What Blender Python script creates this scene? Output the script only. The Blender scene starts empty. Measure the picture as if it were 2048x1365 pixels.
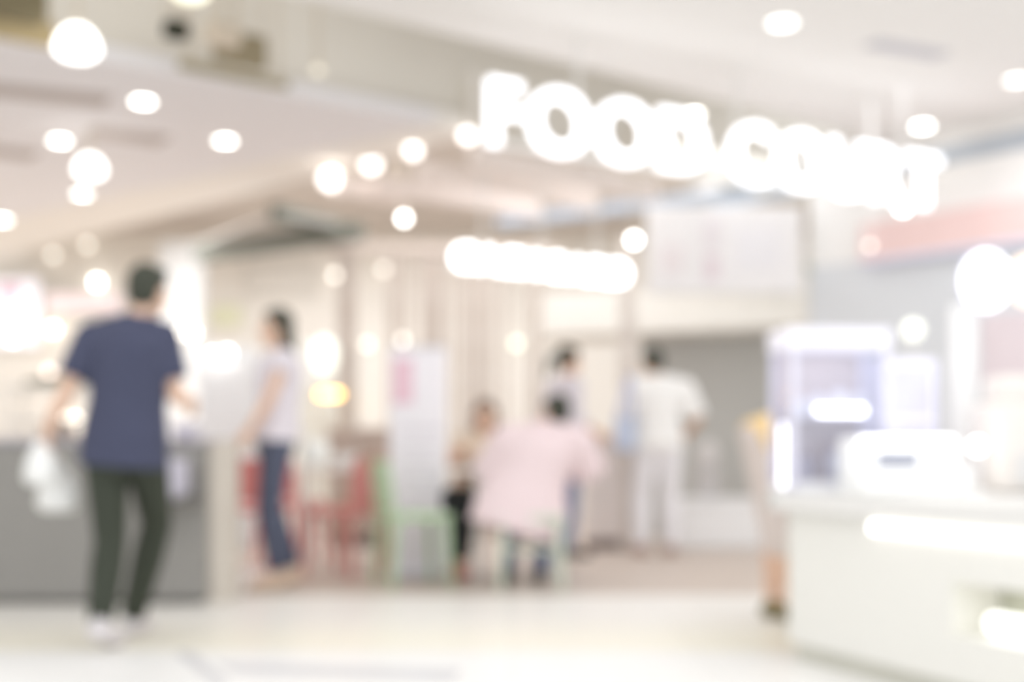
import bpy, bmesh, math, random
from mathutils import Vector, Matrix, Euler, Quaternion
random.seed(7)
S = bpy.context.scene
COL = S.collection
PI = math.pi
# ---------------------------------------------------------------- camera numbers
F = 2560.0      # focal length in pixels of the 2048 px wide frame (45 mm on 36 mm)
H = 0.88        # camera height
HY = 895.0      # row of the horizon

def W(px, py, d):
    "world point seen at a pixel of the photograph, at depth d"
    return Vector(((px - 1024) * d / F, d, H - (py - HY) * d / F))

def WZ(px, py, z):
    "world point seen at a pixel, at height z"
    d = (z - H) * F / (HY - py)
    return Vector(((px - 1024) * d / F, d, z))

# ---------------------------------------------------------------- materials
def lin(c):
    c = c / 255.0
    return c / 12.92 if c <= 0.04045 else ((c + 0.055) / 1.055) ** 2.4

def rgb(t):
    return (lin(t[0]), lin(t[1]), lin(t[2]), 1.0)

MATS = {}
def M(name, col, rough=0.6, emit=0.0, var=0.06, scale=6.0, ecol=None, metal=0.0, stripes=None, spec=0.3):
    "procedural material: colour broken up by noise (or woven stripes)"
    if name in MATS:
        return MATS[name]
    m = bpy.data.materials.new(name)
    m.use_nodes = True
    nt = m.node_tree
    b = nt.nodes['Principled BSDF']
    b.inputs['Roughness'].default_value = rough
    b.inputs['Metallic'].default_value = metal
    b.inputs['Specular IOR Level'].default_value = spec
    base = rgb(col)
    tc = nt.nodes.new('ShaderNodeTexCoord')
    if stripes:
        n = nt.nodes.new('ShaderNodeTexWave')
        n.wave_type = 'BANDS'
        n.bands_direction = stripes[0]
        n.inputs['Scale'].default_value = stripes[1]
        n.inputs['Distortion'].default_value = 0.3
        fac = n.outputs['Fac']
    else:
        n = nt.nodes.new('ShaderNodeTexNoise')
        n.inputs['Scale'].default_value = scale
        n.inputs['Detail'].default_value = 3.0
        fac = n.outputs['Fac']
    nt.links.new(tc.outputs['Object'], n.inputs['Vector'])
    mx = nt.nodes.new('ShaderNodeMix')
    mx.data_type = 'RGBA'
    nt.links.new(fac, mx.inputs['Factor'])
    if stripes:
        mx.inputs['A'].default_value = base
        mx.inputs['B'].default_value = rgb(stripes[2])
    else:
        mx.inputs['A'].default_value = tuple(v * (1 - var) for v in base[:3]) + (1,)
        mx.inputs['B'].default_value = tuple(min(1, v * (1 + var)) for v in base[:3]) + (1,)
    nt.links.new(mx.outputs['Result'], b.inputs['Base Color'])
    if emit:
        b.inputs['Emission Color'].default_value = rgb(ecol or col)
        b.inputs['Emission Strength'].default_value = emit
    MATS[name] = m
    return m

def glass(name, tint=(245, 246, 250), refl=0.10):
    if name in MATS:
        return MATS[name]
    m = bpy.data.materials.new(name)
    m.use_nodes = True
    nt = m.node_tree
    nt.nodes.remove(nt.nodes['Principled BSDF'])
    tr = nt.nodes.new('ShaderNodeBsdfTransparent')
    tr.inputs['Color'].default_value = rgb(tint)
    gl = nt.nodes.new('ShaderNodeBsdfGlossy')
    gl.inputs['Roughness'].default_value = 0.05
    mx = nt.nodes.new('ShaderNodeMixShader')
    mx.inputs['Fac'].default_value = refl
    nt.links.new(tr.outputs[0], mx.inputs[1])
    nt.links.new(gl.outputs[0], mx.inputs[2])
    nt.links.new(mx.outputs[0], nt.nodes['Material Output'].inputs['Surface'])
    MATS[name] = m
    return m

# ---------------------------------------------------------------- mesh building
def basis(z, xhint=Vector((1, 0, 0))):
    z = Vector(z).normalized()
    if abs(z.dot(xhint)) > 0.95:
        xhint = Vector((0, 1, 0))
    y = z.cross(xhint).normalized()
    x = y.cross(z).normalized()
    return Matrix((x, y, z)).transposed()

class MB:
    def __init__(s):
        s.bm = bmesh.new()

    def box(s, c, size, rz=0.0, rot=None, bevel=0.0):
        c = Vector(c)
        R = rot if rot is not None else Matrix.Rotation(rz, 3, 'Z')
        tmp = bmesh.new()
        bmesh.ops.create_cube(tmp, size=1.0)
        for v in tmp.verts:
            v.co = Vector((v.co.x * size[0], v.co.y * size[1], v.co.z * size[2]))
        if bevel > 0:
            bmesh.ops.bevel(tmp, geom=list(tmp.edges), offset=bevel, segments=2, affect='EDGES', profile=0.5)
        for v in tmp.verts:
            v.co = R @ v.co + c
        s._merge(tmp)
        return s

    def _merge(s, tmp):
        me = bpy.data.meshes.new('tmp')
        tmp.to_mesh(me)
        tmp.free()
        s.bm.from_mesh(me)
        bpy.data.meshes.remove(me)

    def poly(s, pts, z0, z1):
        "vertical prism over a plan polygon"
        n = len(pts)
        a = [s.bm.verts.new((p[0], p[1], z0)) for p in pts]
        b = [s.bm.verts.new((p[0], p[1], z1)) for p in pts]
        fs = [s.bm.faces.new(a[::-1]), s.bm.faces.new(b)]
        for i in range(n):
            j = (i + 1) % n
            fs.append(s.bm.faces.new((a[i], a[j], b[j], b[i])))
        bmesh.ops.recalc_face_normals(s.bm, faces=fs)
        return s

    def loft(s, rings, cap=True):
        "rings: lists of points, same count"
        vs = [[s.bm.verts.new(p) for p in r] for r in rings]
        fs = []
        n = len(rings[0])
        for k in range(len(vs) - 1):
            for i in range(n):
                j = (i + 1) % n
                fs.append(s.bm.faces.new((vs[k][i], vs[k][j], vs[k + 1][j], vs[k + 1][i])))
        if cap:
            fs.append(s.bm.faces.new(vs[0][::-1]))
            fs.append(s.bm.faces.new(vs[-1]))
        bmesh.ops.recalc_face_normals(s.bm, faces=fs)
        return s

    def tube(s, p0, p1, r0, r1=None, n=12):
        p0, p1 = Vector(p0), Vector(p1)
        r1 = r0 if r1 is None else r1
        B = basis(p1 - p0)
        rg = lambda p, r: [p + B @ Vector((r * math.cos(2 * PI * i / n), r * math.sin(2 * PI * i / n), 0)) for i in range(n)]
        return s.loft([rg(p0, r0), rg(p1, r1)])

    def cap(s, p0, r0, p1, r1, n=14, flat=(False, False)):
        "tapered capsule"
        p0, p1 = Vector(p0), Vector(p1)
        d = p1 - p0
        if d.length < 1e-6:
            d = Vector((0, 0, 1e-4))
        z = d.normalized()
        B = basis(z)
        rg = lambda p, r: [p + B @ Vector((r * math.cos(2 * PI * i / n), r * math.sin(2 * PI * i / n), 0)) for i in range(n)]
        rings = []
        if not flat[0]:
            for a in (80, 55, 28):
                a = math.radians(a)
                rings.append(rg(p0 - z * r0 * math.sin(a), r0 * math.cos(a)))
        rings += [rg(p0, r0), rg(p1, r1)]
        if not flat[1]:
            for a in (28, 55, 80):
                a = math.radians(a)
                rings.append(rg(p1 + z * r1 * math.sin(a), r1 * math.cos(a)))
        return s.loft(rings)

    def ell(s, c, r, R=None, seg=18, rin=10):
        c = Vector(c)
        R = R if R is not None else Matrix.Identity(3)
        rings = []
        for k in range(1, rin):
            a = -PI / 2 + PI * k / rin
            rings.append([c + R @ Vector((r[0] * math.cos(a) * math.cos(2 * PI * i / seg), r[1] * math.cos(a) * math.sin(2 * PI * i / seg), r[2] * math.sin(a))) for i in range(seg)])
        return s.loft(rings)

    def lathe(s, c, prof, n=24, R=None):
        "prof: (radius, height) pairs"
        c = Vector(c)
        R = R if R is not None else Matrix.Identity(3)
        return s.loft([[c + R @ Vector((max(r, 1e-4) * math.cos(2 * PI * i / n), max(r, 1e-4) * math.sin(2 * PI * i / n), z)) for i in range(n)] for r, z in prof])

    def build(s, name, mat, parent=None, smooth=False):
        me = bpy.data.meshes.new(name)
        s.bm.to_mesh(me)
        s.bm.free()
        return link(name, me, mat, parent, smooth)

def link(name, me, mat, parent=None, smooth=False):
    o = bpy.data.objects.new(name, me)
    COL.objects.link(o)
    me.materials.clear()
    me.materials.append(mat)
    if smooth:
        for p in me.polygons:
            p.use_smooth = True
    if parent is not None:
        o.parent = parent
    return o

def remeshed(mb, voxel, smooth=3):
    "union of overlapping closed shapes as one continuous surface"
    me = bpy.data.meshes.new('tmp')
    mb.bm.to_mesh(me)
    mb.bm.free()
    o = bpy.data.objects.new('tmp', me)
    COL.objects.link(o)
    r = o.modifiers.new('r', 'REMESH')
    r.mode = 'VOXEL'
    r.voxel_size = voxel
    if smooth:
        sm = o.modifiers.new('s', 'SMOOTH')
        sm.factor = 0.5
        sm.iterations = smooth
    dg = bpy.context.evaluated_depsgraph_get()
    dg.update()
    out = bpy.data.meshes.new_from_object(o.evaluated_get(dg))
    bpy.data.objects.remove(o)
    bpy.data.meshes.remove(me)
    return out

def tag(o, label=None, cat=None, group=None, kind=None):
    if label:
        o['label'] = label
    if cat:
        o['category'] = cat
    if group:
        o['group'] = group
    if kind:
        o['kind'] = kind
    return o

def thing(name, label, cat, loc=(0, 0, 0), rz=0.0, group=None):
    o = bpy.data.objects.new(name, None)
    COL.objects.link(o)
    o.empty_display_size = 0.1
    o.location = loc
    o.rotation_euler = (0, 0, rz)
    return tag(o, label, cat, group)

def kids(o):
    return [c for c in bpy.data.objects if c.parent == o]

def copy_thing(o, loc, rz, label, group=None):
    c = o.copy()
    COL.objects.link(c)
    c.location = loc
    c.rotation_euler = (0, 0, rz)
    c['label'] = label
    if group:
        c['group'] = group
    for ch in kids(o):
        d = ch.copy()
        COL.objects.link(d)
        d.parent = c
        for g in kids(ch):
            e = g.copy()
            COL.objects.link(e)
            e.parent = d
    return c

def struct(name, mb, mat, label):
    o = mb.build(name, mat)
    return tag(o, label, None, None, 'structure')

# ================================================================ SETTING
U = Vector((0.78, 0.62, 0))       # hall direction running right and away
V = Vector((-0.67, 0.742, 0))     # hall direction running left and away

# --- floor of the mall: pale polished tiles with a warm border band
def floor_material():
    m = bpy.data.materials.new('polished_floor')
    m.use_nodes = True
    nt = m.node_tree
    b = nt.nodes['Principled BSDF']
    b.inputs['Roughness'].default_value = 0.35
    b.inputs['Specular IOR Level'].default_value = 0.25
    tc = nt.nodes.new('ShaderNodeTexCoord')
    sep = nt.nodes.new('ShaderNodeSeparateXYZ')
    nt.links.new(tc.outputs['Object'], sep.inputs[0])
    mr = nt.nodes.new('ShaderNodeMapRange')
    mr.inputs['From Min'].default_value = 4.0
    mr.inputs['From Max'].default_value = 8.0
    nt.links.new(sep.outputs['Y'], mr.inputs['Value'])
    cr = nt.nodes.new('ShaderNodeValToRGB')
    e = cr.color_ramp.elements
    e[0].position = 0.0
    e[0].color = rgb((244, 242, 238))
    e[1].position = 1.0
    e[1].color = rgb((247, 244, 238))
    for pos, c in ((0.36, (246, 245, 242)), (0.40, (247, 242, 225)), (0.56, (246, 242, 230)), (0.62, (246, 243, 236))):
        k = e.new(pos)
        k.color = rgb(c)
    nt.links.new(mr.outputs[0], cr.inputs['Fac'])
    br = nt.nodes.new('ShaderNodeTexBrick')
    br.offset = 0.0
    br.inputs['Scale'].default_value = 1.0
    br.inputs['Brick Width'].default_value = 0.8
    br.inputs['Row Height'].default_value = 0.8
    br.inputs['Mortar Size'].default_value = 0.004
    br.inputs['Color1'].default_value = (1, 1, 1, 1)
    br.inputs['Color2'].default_value = (0.97, 0.97, 0.97, 1)
    br.inputs['Mortar'].default_value = (0.85, 0.85, 0.85, 1)
    nt.links.new(tc.outputs['Object'], br.inputs['Vector'])
    mx = nt.nodes.new('ShaderNodeMix')
    mx.data_type = 'RGBA'
    mx.blend_type = 'MULTIPLY'
    mx.inputs['Factor'].default_value = 1.0
    nt.links.new(cr.outputs['Color'], mx.inputs['A'])
    nt.links.new(br.outputs['Color'], mx.inputs['B'])
    nt.links.new(mx.outputs['Result'], b.inputs['Base Color'])
    return m

f = MB()
f.box((0, 7, -0.05), (24, 22, 0.1))
struct('floor', f, floor_material(), 'pale polished mall floor with a warm border band')
f = MB()
f.poly([(-1.62, 7.62), (1.58, 7.62), (2.1, 8.2), (4.2, 9.2), (4.2, 16), (-7, 16), (-7, 9.2), (-1.62, 9.2)], 0.0, 0.006)
struct('floor_food_court', f, M('brown_floor', (206, 192, 180), 0.45, scale=1.5, var=0.05), 'warm brown floor of the food court')
f = MB()
f.poly([W(430, 1318, 5.2).xy, W(925, 1335, 5.05).xy, W(905, 1360, 4.8).xy, W(470, 1340, 4.98).xy], 0.0, 0.004)
for a, b in (((365, 1305), (450, 1375)),):
    p, q = WZ(a[0], a[1], 0.0), WZ(b[0], b[1], 0.0)
    t = (q - p).normalized()
    n = Vector((-t.y, t.x, 0)) * 0.03
    f.poly([(p + n).xy, (q + n).xy, (q - n).xy, (p - n).xy], 0.0, 0.004)
struct('trim_1', f, M('grey_inlay', (212, 211, 212), 0.4), 'pale grey stone inlay in the mall floor')

# --- walls
w = MB(); w.box((-1, 16.1, 2.3), (22, 0.2, 4.6))
struct('wall_back', w, M('cream_wall', (242, 236, 226), 0.8, scale=0.8, var=0.03), 'cream back wall of the food court')
w = MB(); w.box((-9.1, 10, 2.3), (0.2, 12.2, 4.6))
struct('wall_left', w, M('cream_wall', (242, 236, 226)), 'cream wall at the far left')
# right hand shop front: runs along V
def along(p, d, s):
    return (Vector(p) + Vector(d) * s)
R0 = Vector((2.62, 11.25, 0))
RD = Vector((0.60, -0.80, 0))
def wall_strip(z0, z1, th=0.15, s0=0.0, s1=7.0, off=0.0):
    n = Vector((0.80, 0.60, 0))
    a = R0 + RD * s0 - n * off; b = R0 + RD * s1 - n * off
    m = MB()
    m.poly([a.xy, b.xy, (b + n * th).xy, (a + n * th).xy], z0, z1)
    return m
struct('wall_right', wall_strip(0, 2.46), M('shop_wall', (224, 227, 230), 0.7, scale=1.0), 'pale blue grey shop wall on the right')
struct('wall_right_upper', wall_strip(2.46, 3.4), M('white_plaster', (246, 244, 241), 0.8, scale=1.0, var=0.02), 'white wall above the pink shop fascia')
struct('trim_2', wall_strip(3.13, 3.26, 0.03, -1.2, 7, 0.02), M('blue_grey_trim', (186, 194, 203), 0.6), 'blue grey line below the white ceiling')  # slim darker strip where wall and ceiling meet

# --- ceilings
ZF, ZG, ZC = 3.4, 3.2, 3.55
E1 = WZ(620, 0, ZF); E2 = WZ(640, 210, ZG)
n_uv = Vector((-U.y, U.x, 0))
c = MB()
pA = E1 - U * 6; pB = E1 + U * 5.2
c.poly([pA.xy, pB.xy, (pB + Vector((-1.2, 2.6, 0))).xy, (9, 11.5), (9, 0.5), (-5.8, 0.5)], ZF, ZF + 0.12)
struct('ceiling', c, M('white_ceiling', (249, 247, 244), 0.85, scale=0.7, var=0.015), 'white ceiling over the right side of the mall')
# grey ceiling behind the open slot, cut along V by the food court
B0 = WZ(945, 262, ZG); B1 = WZ(0, 512, ZG)
A0 = WZ(872, 246, ZG); A1 = WZ(0, 440, ZG)
e2l = E2 - U * 6.2
bd = (B1 - B0)
c = MB()
c.poly([e2l.xy, A0.xy, A1.xy, (A1 + (A1 - A0) * 0.35).xy, (-11, 14.5)], ZG, ZG + 0.1)
struct('ceiling_grey', c, M('grey_ceiling', (242, 239, 240), 0.85, scale=0.6, var=0.02), 'pale grey ceiling on the left with downlights')
c = MB()
c.poly([A0.xy, B0.xy, B1.xy, (B1 + bd * 0.1).xy, (A1 + (A1 - A0) * 0.35).xy, A1.xy], ZG - 0.012, ZG + 0.1)
struct('ceiling_band', c, M('warm_ceiling', (249, 244, 237), 0.85, scale=0.6, var=0.02), 'warm cream ceiling strip beside the food court')
# beige bulkhead face over the far edge of the open slot
c = MB()
q0 = E2 - U * 6.2; q1 = E2 + U * 7.0
c.poly([q0.xy, q1.xy, (q1 + n_uv * 0.12).xy, (q0 + n_uv * 0.12).xy], ZG + 0.002, 4.7)
struct('trim_3', c, M('beige_bulkhead', (228, 222, 211), 0.85, scale=0.9, var=0.05), 'beige bulkhead above the open ceiling slot')
c = MB()
c.poly([(-9, 2), (4, 2), (6, 10.5), (-9, 12)], 4.7, 4.8)
struct('ceiling_upper', c, M('slot_ceiling', (196, 184, 162), 0.9), 'upper ceiling of the open slot')
# food court ceiling
c = MB()
c.poly([(B0 + n_uv * 0.2).xy, (q1 + n_uv * 0.1).xy, (5.6, 13), (5.6, 16), (B1 + bd * 0.1).xy, B1.xy], ZC, ZC + 0.1)
struct('ceiling_food_court', c, M('tan_ceiling', (206, 196, 187), 0.85, scale=0.7, var=0.03), 'warm ceiling of the food court')
# joint face between band and food court ceiling
c = MB()
nb = Vector((bd.y, -bd.x, 0)).normalized() * 0.05
c.poly([B0.xy, B1.xy, (B1 + nb).xy, (B0 + nb).xy], ZG - 0.012, ZC + 0.1)
struct('trim_4', c, M('warm_ceiling', (232, 224, 213)), 'edge of the cream ceiling strip')

def bar(name, p, q, w_, h_, mat):
    p, q = Vector(p), Vector(q)
    mid = (p + q) / 2
    d = q - p
    m = MB()
    m.box(mid, (d.length, w_, h_), rot=Matrix((d.normalized(), Vector((-d.y, d.x, 0)).normalized(), Vector((0, 0, 1)))).transposed())
    return m

DARK = M('dark_beam', (122, 123, 113), 0.7)
struct('trim_5', bar('', W(395, 509, 13.2), W(722, 462, 11.6), 0.1, 0.16, DARK), DARK, 'dark grey beam across the food court, lower one')
struct('trim_6', bar('', W(548, 424, 11.3), W(715, 468, 12.5), 0.1, 0.15, DARK), DARK, 'dark grey beam meeting the lower one')
c = MB()
c.poly([W(395, 500, 13.0).xy, W(548, 430, 11.3).xy, W(705, 466, 12.0).xy], 2.93, 2.96)
struct('trim_7', c, M('grey_soffit', (190, 185, 178), 0.8), 'grey soffit panel between the dark beams')
# blue-grey line along the ceiling behind the wooden beams
BG = M('blue_grey_strip', (166, 173, 182), 0.7)
struct('trim_8', bar('', W(1000, 445, 13.0), W(1500, 385, 11.2), 0.12, 0.10, BG), BG, 'blue grey strip behind the wooden slats')
# cream soffit over the grey hatch and the big grey wall behind the man in white
c = MB(); c.poly([W(1090, 620, 12.4).xy, W(1640, 620, 11.3).xy, (3.1, 12.6), (0.3, 13.4)], 1.96, 2.36)
struct('trim_9', c, M('cream_soffit', (243, 239, 230), 0.8), 'cream soffit over the grey hatch')
c = MB(); c.poly([(1.27, 12.6), (2.75, 12.0), (2.8, 12.15), (1.3, 12.75)], 0.0, 1.96)
struct('wall_hatch', c, M('grey_shutter', (198, 197, 192), 0.7, stripes=('Z', 6.0, (192, 191, 186))), 'grey shutter wall behind the man in white')
c = MB(); c.box(W(1255, 800, 11.0).xy.to_3d() + Vector((0, 0, 1.35)), (0.13, 0.13, 2.7))
struct('trim_10', c, M('beige_post', (226, 217, 208), 0.7), 'slim beige post left of the man in white')
c = MB(); c.box((W(366, 800, 14.6).x, 14.6, 1.6), (0.44, 0.40, 3.2))
struct('trim_11', c, M('white_pillar', (225, 223, 219), 0.8), 'white square pillar right of the walking man head')
c = MB(); c.box((W(438, 1000, 7.3).x, 7.4, 0.46), (0.12, 0.36, 0.92))
struct('trim_12', c, M('pale_pier', (224, 215, 203), 0.8), 'low pale pier at the end of the dark counter')

# ================================================================ SIGNS WITH LETTERS
def glyph(ch, height, wx, bold, depth):
    cu = bpy.data.curves.new('g', 'FONT')
    cu.body = ch
    cu.size = 1.0
    cu.offset = bold
    cu.extrude = 0.5
    o = bpy.data.objects.new('g', cu)
    COL.objects.link(o)
    dg = bpy.context.evaluated_depsgraph_get()
    dg.update()
    me = bpy.data.meshes.new_from_object(o.evaluated_get(dg))
    bpy.data.objects.remove(o)
    bpy.data.curves.remove(cu)
    xs = [v.co.x for v in me.vertices]
    ys = [v.co.y for v in me.vertices]
    k = height / 0.729
    x0 = min(xs)
    wd = (max(xs) - x0) * k * wx
    for v in me.vertices:
        x, y, z = v.co
        v.co = Vector(((x - x0) * k * wx, -z * depth, y * k))
    return me, wd

def sign(name, text, label, p, q, z, height, wx, bold, mat, gap, space, ztop, mrail):
    "letters standing on a rail that hangs from the ceiling"
    p, q = Vector((p[0], p[1], z)), Vector((q[0], q[1], z))
    d = q - p
    t = thing(name, label, 'sign', p, math.atan2(d.y, d.x))
    x = 0.0
    gl = []
    for ch in text:
        if ch == ' ':
            x += space
            continue
        me, wd = glyph(ch, height, wx, bold, 0.05)
        gl.append((ch, me, x))
        x += wd + gap
    total = x - gap
    k = d.length / total
    for ch, me, x0 in gl:
        for v in me.vertices:
            v.co.x = (v.co.x + x0) * k
        o = link('letter', me, mat, t)
    r = MB(); r.box((d.length / 2, 0.045, 0.02), (d.length + 0.04, 0.03, 0.03))
    r.build('mounting_rail', mrail, t)
    for s_ in (0.17, 0.5, 0.83):
        r = MB(); r.tube((d.length * s_, 0.045, 0.03), (d.length * s_, 0.045, ztop - z), 0.012)
        r.build('hanger_rod', mrail, t)
    return t

LET = M('letter_light', (250, 251, 255), 0.4, emit=1.5, ecol=(249, 250, 255))
RAIL = M('rail_metal', (236, 234, 230), 0.5)
sp = W(977, 286, 7.48); sq = W(1877, 418, 9.55)
sign('food_court_sign', 'FOOD COURT', 'big white glowing letters FOOD COURT hanging from the ceiling', sp, sq, 2.66, 0.40, 1.25, 0.012, LET, 0.075, 0.20, 3.4, RAIL)
LET2 = M('small_letter_light', (250, 251, 253), 0.4, emit=3.2, ecol=(251, 252, 253))
sp = W(908, 536, 9.6); sq = W(1255, 571, 10.63)
sign('cash_card_sign', 'CASH CARD', 'smaller glowing sign CASH CARD below the big letters', sp, sq, 2.226, 0.195, 1.0, 0.004, LET2, 0.035, 0.03, ZC, RAIL)

# ================================================================ LAMPS
def lampmat(name, col, strength):
    return M(name, col, 0.4, emit=strength, ecol=col)
DOWN = lampmat('downlight_glow', (255, 253, 246), 9.0)
SOFT = lampmat('soft_downlight_glow', (255, 252, 244), 3.0)
RING = M('lamp_ring', (245, 243, 240), 0.5)
DG = 'recessed downlights in the ceilings'
def downlight(px, py, z, label, dia=0.125, mat=DOWN):
    p = WZ(px, py, z)
    t = thing('ceiling_downlight', label, 'ceiling light', (p.x, p.y, z), 0, DG)
    r = MB(); r.lathe((0, 0, 0), [(dia / 2 + 0.025, 0.0), (dia / 2 + 0.025, -0.008), (dia / 2, -0.012), (dia / 2, 0.0)])
    r.build('rim', RING, t)
    r = MB(); r.lathe((0, 0, 0), [(dia / 2, -0.004), (dia / 2, -0.014), (dia / 4, -0.018), (0.001, -0.019)])
    r.build('lens', mat, t)
downlight(286, 200, ZG, 'ceiling downlight in the grey ceiling above the walking man')
downlight(450, 279, ZG, 'ceiling downlight rightmost in the grey ceiling')
downlight(120, 279, ZG, 'ceiling downlight left, level with the rightmost one in the grey ceiling')
downlight(164, 386, ZG, 'ceiling downlight just under the smaller globe pendant')
downlight(6, 438, ZG, 'ceiling downlight cut by the left edge of the photo')
downlight(1565, 42, ZF, 'soft downlight nearest in the white ceiling, upper right', 0.15, SOFT)
downlight(2034, 157, ZF, 'soft downlight in the white ceiling at the right edge', 0.13, SOFT)
downlight(1845, 250, ZF, 'bright downlight in the white ceiling above the last letter of the big sign', 0.13)
downlight(1385, 226, ZF, 'downlight behind the letter D of the big sign', 0.13)

PEND = lampmat('pendant_glow', (255, 254, 250), 3.0)
PENDW = lampmat('pendant_warm', (254, 250, 242), 1.7)
CORD = M('pendant_cord', (222, 212, 196), 0.6)
def pendant(px, py, d, r, label, top, mat=PEND):
    p = W(px, py, d)
    t = thing('pendant_lamp', label, 'pendant lamp', p, 0, 'round pendant lamps')
    m = MB(); m.lathe((0, 0, 0), [(0.01, r * 0.95), (r * 0.45, r * 0.85), (r * 0.8, r * 0.5), (r, 0.0), (r * 1.0, -r * 0.25), (r * 0.7, -r * 0.5), (0.01, -r * 0.58)])
    m.build('globe_shade', mat, t, True)
    m = MB(); m.tube((0, 0, r * 0.9), (0, 0, r * 0.9 + 0.06), 0.03, 0.022); m.build('cap', CORD, t)
    m = MB(); m.tube((0, 0, r * 0.9 + 0.05), (0, 0, top - p.z), 0.018); m.build('cord', CORD, t)
pendant(154, 92, 7.0, 0.115, 'largest round pendant lamp glowing at the upper left', 4.7)
pendant(180, 338, 9.3, 0.10, 'smaller round pendant lamp among the left downlights', ZG)
pendant(380, -22, 6.9, 0.10, 'pale pendant lamp cut by the top edge of the photo', 4.7, lampmat('pendant_pale', (250, 250, 226), 1.1))
pendant(636, 142, 8.1, 0.03, 'tiny dim pendant in the open ceiling slot', 4.7, lampmat('pendant_dim', (236, 230, 214), 0.8))

# exposed services in the ceiling slot
DKM = M('dark_duct', (84, 82, 66), 0.8)
def duct(label, px, py, d, size, mat, rz=0.67):
    p = W(px, py, d)
    t = thing('ceiling_unit', label, 'ceiling equipment', p, rz)
    m = MB(); m.box((0, 0, 0), size, bevel=0.02); m.build('casing', mat, t)
    m = MB(); m.tube((0, 0, size[2] / 2), (0, 0, 4.7 - p.z), 0.012); m.build('hanger_rod', CORD, t)
    for k in (-1, 1):
        m = MB(); m.tube((size[0] * 0.4 * k, 0, size[2] / 2), (size[0] * 0.4 * k, 0, 4.7 - p.z), 0.012); m.build('hanger_rod', CORD, t)
    return t
duct('dark ceiling unit at the top left corner of the photo', 10, 0, 6.9, (0.42, 0.15, 0.18), M('olive_unit', (128, 118, 92), 0.8))
duct('small black ceiling unit in the slot, above the grey ceiling', 352, 60, 7.5, (0.14, 0.10, 0.10), M('black_unit', (52, 54, 42), 0.8))
duct('long brown ceiling duct in the slot near the pale pendant', 480, 98, 7.7, (0.34, 0.08, 0.20), M('brown_duct', (158, 146, 120), 0.8))
duct('pale ceiling unit with rounded front in the slot', 445, 70, 7.4, (0.20, 0.12, 0.12), M('pale_unit', (216, 202, 184), 0.8))
duct('long olive ceiling duct lying over the grey ceiling edge', 470, 150, 8.0, (0.75, 0.05, 0.06), M('olive_duct', (176, 166, 140), 0.8))
duct('ochre ceiling duct at the far left of the slot', 20, 55, 7.1, (0.5, 0.06, 0.14), M('ochre_duct', (186, 168, 130), 0.8), 0.67)

# dark lines on the grey ceiling: slim air slots
def air_slot(px0, py0, px1, py1, label):
    a, b = WZ(px0, py0, ZG - 0.006), WZ(px1, py1, ZG - 0.006)
    m = bar('', a, b, 0.30, 0.012, None)
    o = m.build('air_vent', M('vent_grey', (196, 186, 180), 0.8))
    tag(o, label, 'air vent', 'long air vents in the grey ceiling')
air_slot(-40, 176, 215, 203, 'long grey air vent nearest in the grey ceiling')
air_slot(180, 262, 330, 282, 'long grey air vent between the downlights')
air_slot(-60, 296, 70, 312, 'long grey air vent at the left edge under the left downlight')
o = bar('', WZ(1740, 86, ZF - 0.004), WZ(1885, 112, ZF - 0.004), 0.16, 0.01, None).build('air_vent', M('vent_blue', (214, 213, 218), 0.8))
tag(o, 'pale bluish air vent in the white ceiling, upper right', 'air vent')

# wooden beams with a globe light at each near end
WOOD = M('pale_wood', (246, 235, 228), 0.6, stripes=('X', 1.5, (241, 228, 220)))
BM = [((948, 312), (1305, 385), 'wooden beam, front one behind the big letters'),
      ((842, 342), (1185, 404), 'wooden beam, second from the front'),
      ((752, 372), (1078, 418), 'wooden beam, third from the front'),
      ((672, 372), (800, 392), 'short wooden beam at the back, left end')]
GL = [(936, 272), (826, 303), (742, 329), (662, 359)]
BW = lampmat('beam_globe', (255, 250, 246), 2.6)
for i, ((a, b, lab), g) in enumerate(zip(BM, GL)):
    z = 3.0
    p, q = WZ(a[0], a[1], z), WZ(b[0], b[1], z)
    d = q - p
    t = thing('wooden_beam', lab, 'beam', p, math.atan2(d.y, d.x), 'wooden ceiling beams')
    L = d.length
    m = MB(); m.box((L / 2, 0, 0), (L, 0.13, 0.14), bevel=0.006); m.build('timber', WOOD, t)
    for s_ in (0.15, 0.85):
        m = MB(); m.tube((L * s_, 0, 0.07), (L * s_, 0, ZC - z), 0.012); m.build('hanger_rod', CORD, t)
    gp = W(g[0], g[1], p.y + 0.02)
    r = (0.055, 0.055, 0.07, 0.088)[i]
    t2 = thing('globe_light', ['globe light on the front wooden beam, beside letter F',
                               'globe light on the second wooden beam',
                               'globe light on the third wooden beam',
                               'globe light farthest left, on the short wooden beam'][i], 'globe light', gp, 0, 'globe lights on the wooden beams')
    m = MB(); m.ell((0, 0, 0), (r, r, r * 0.85)); m.build('globe_shade', BW, t2, True)
    m = MB(); m.tube((0, 0, r * 0.8), (0, 0, ZC - gp.z), 0.010); m.build('stem', CORD, t2)

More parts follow.
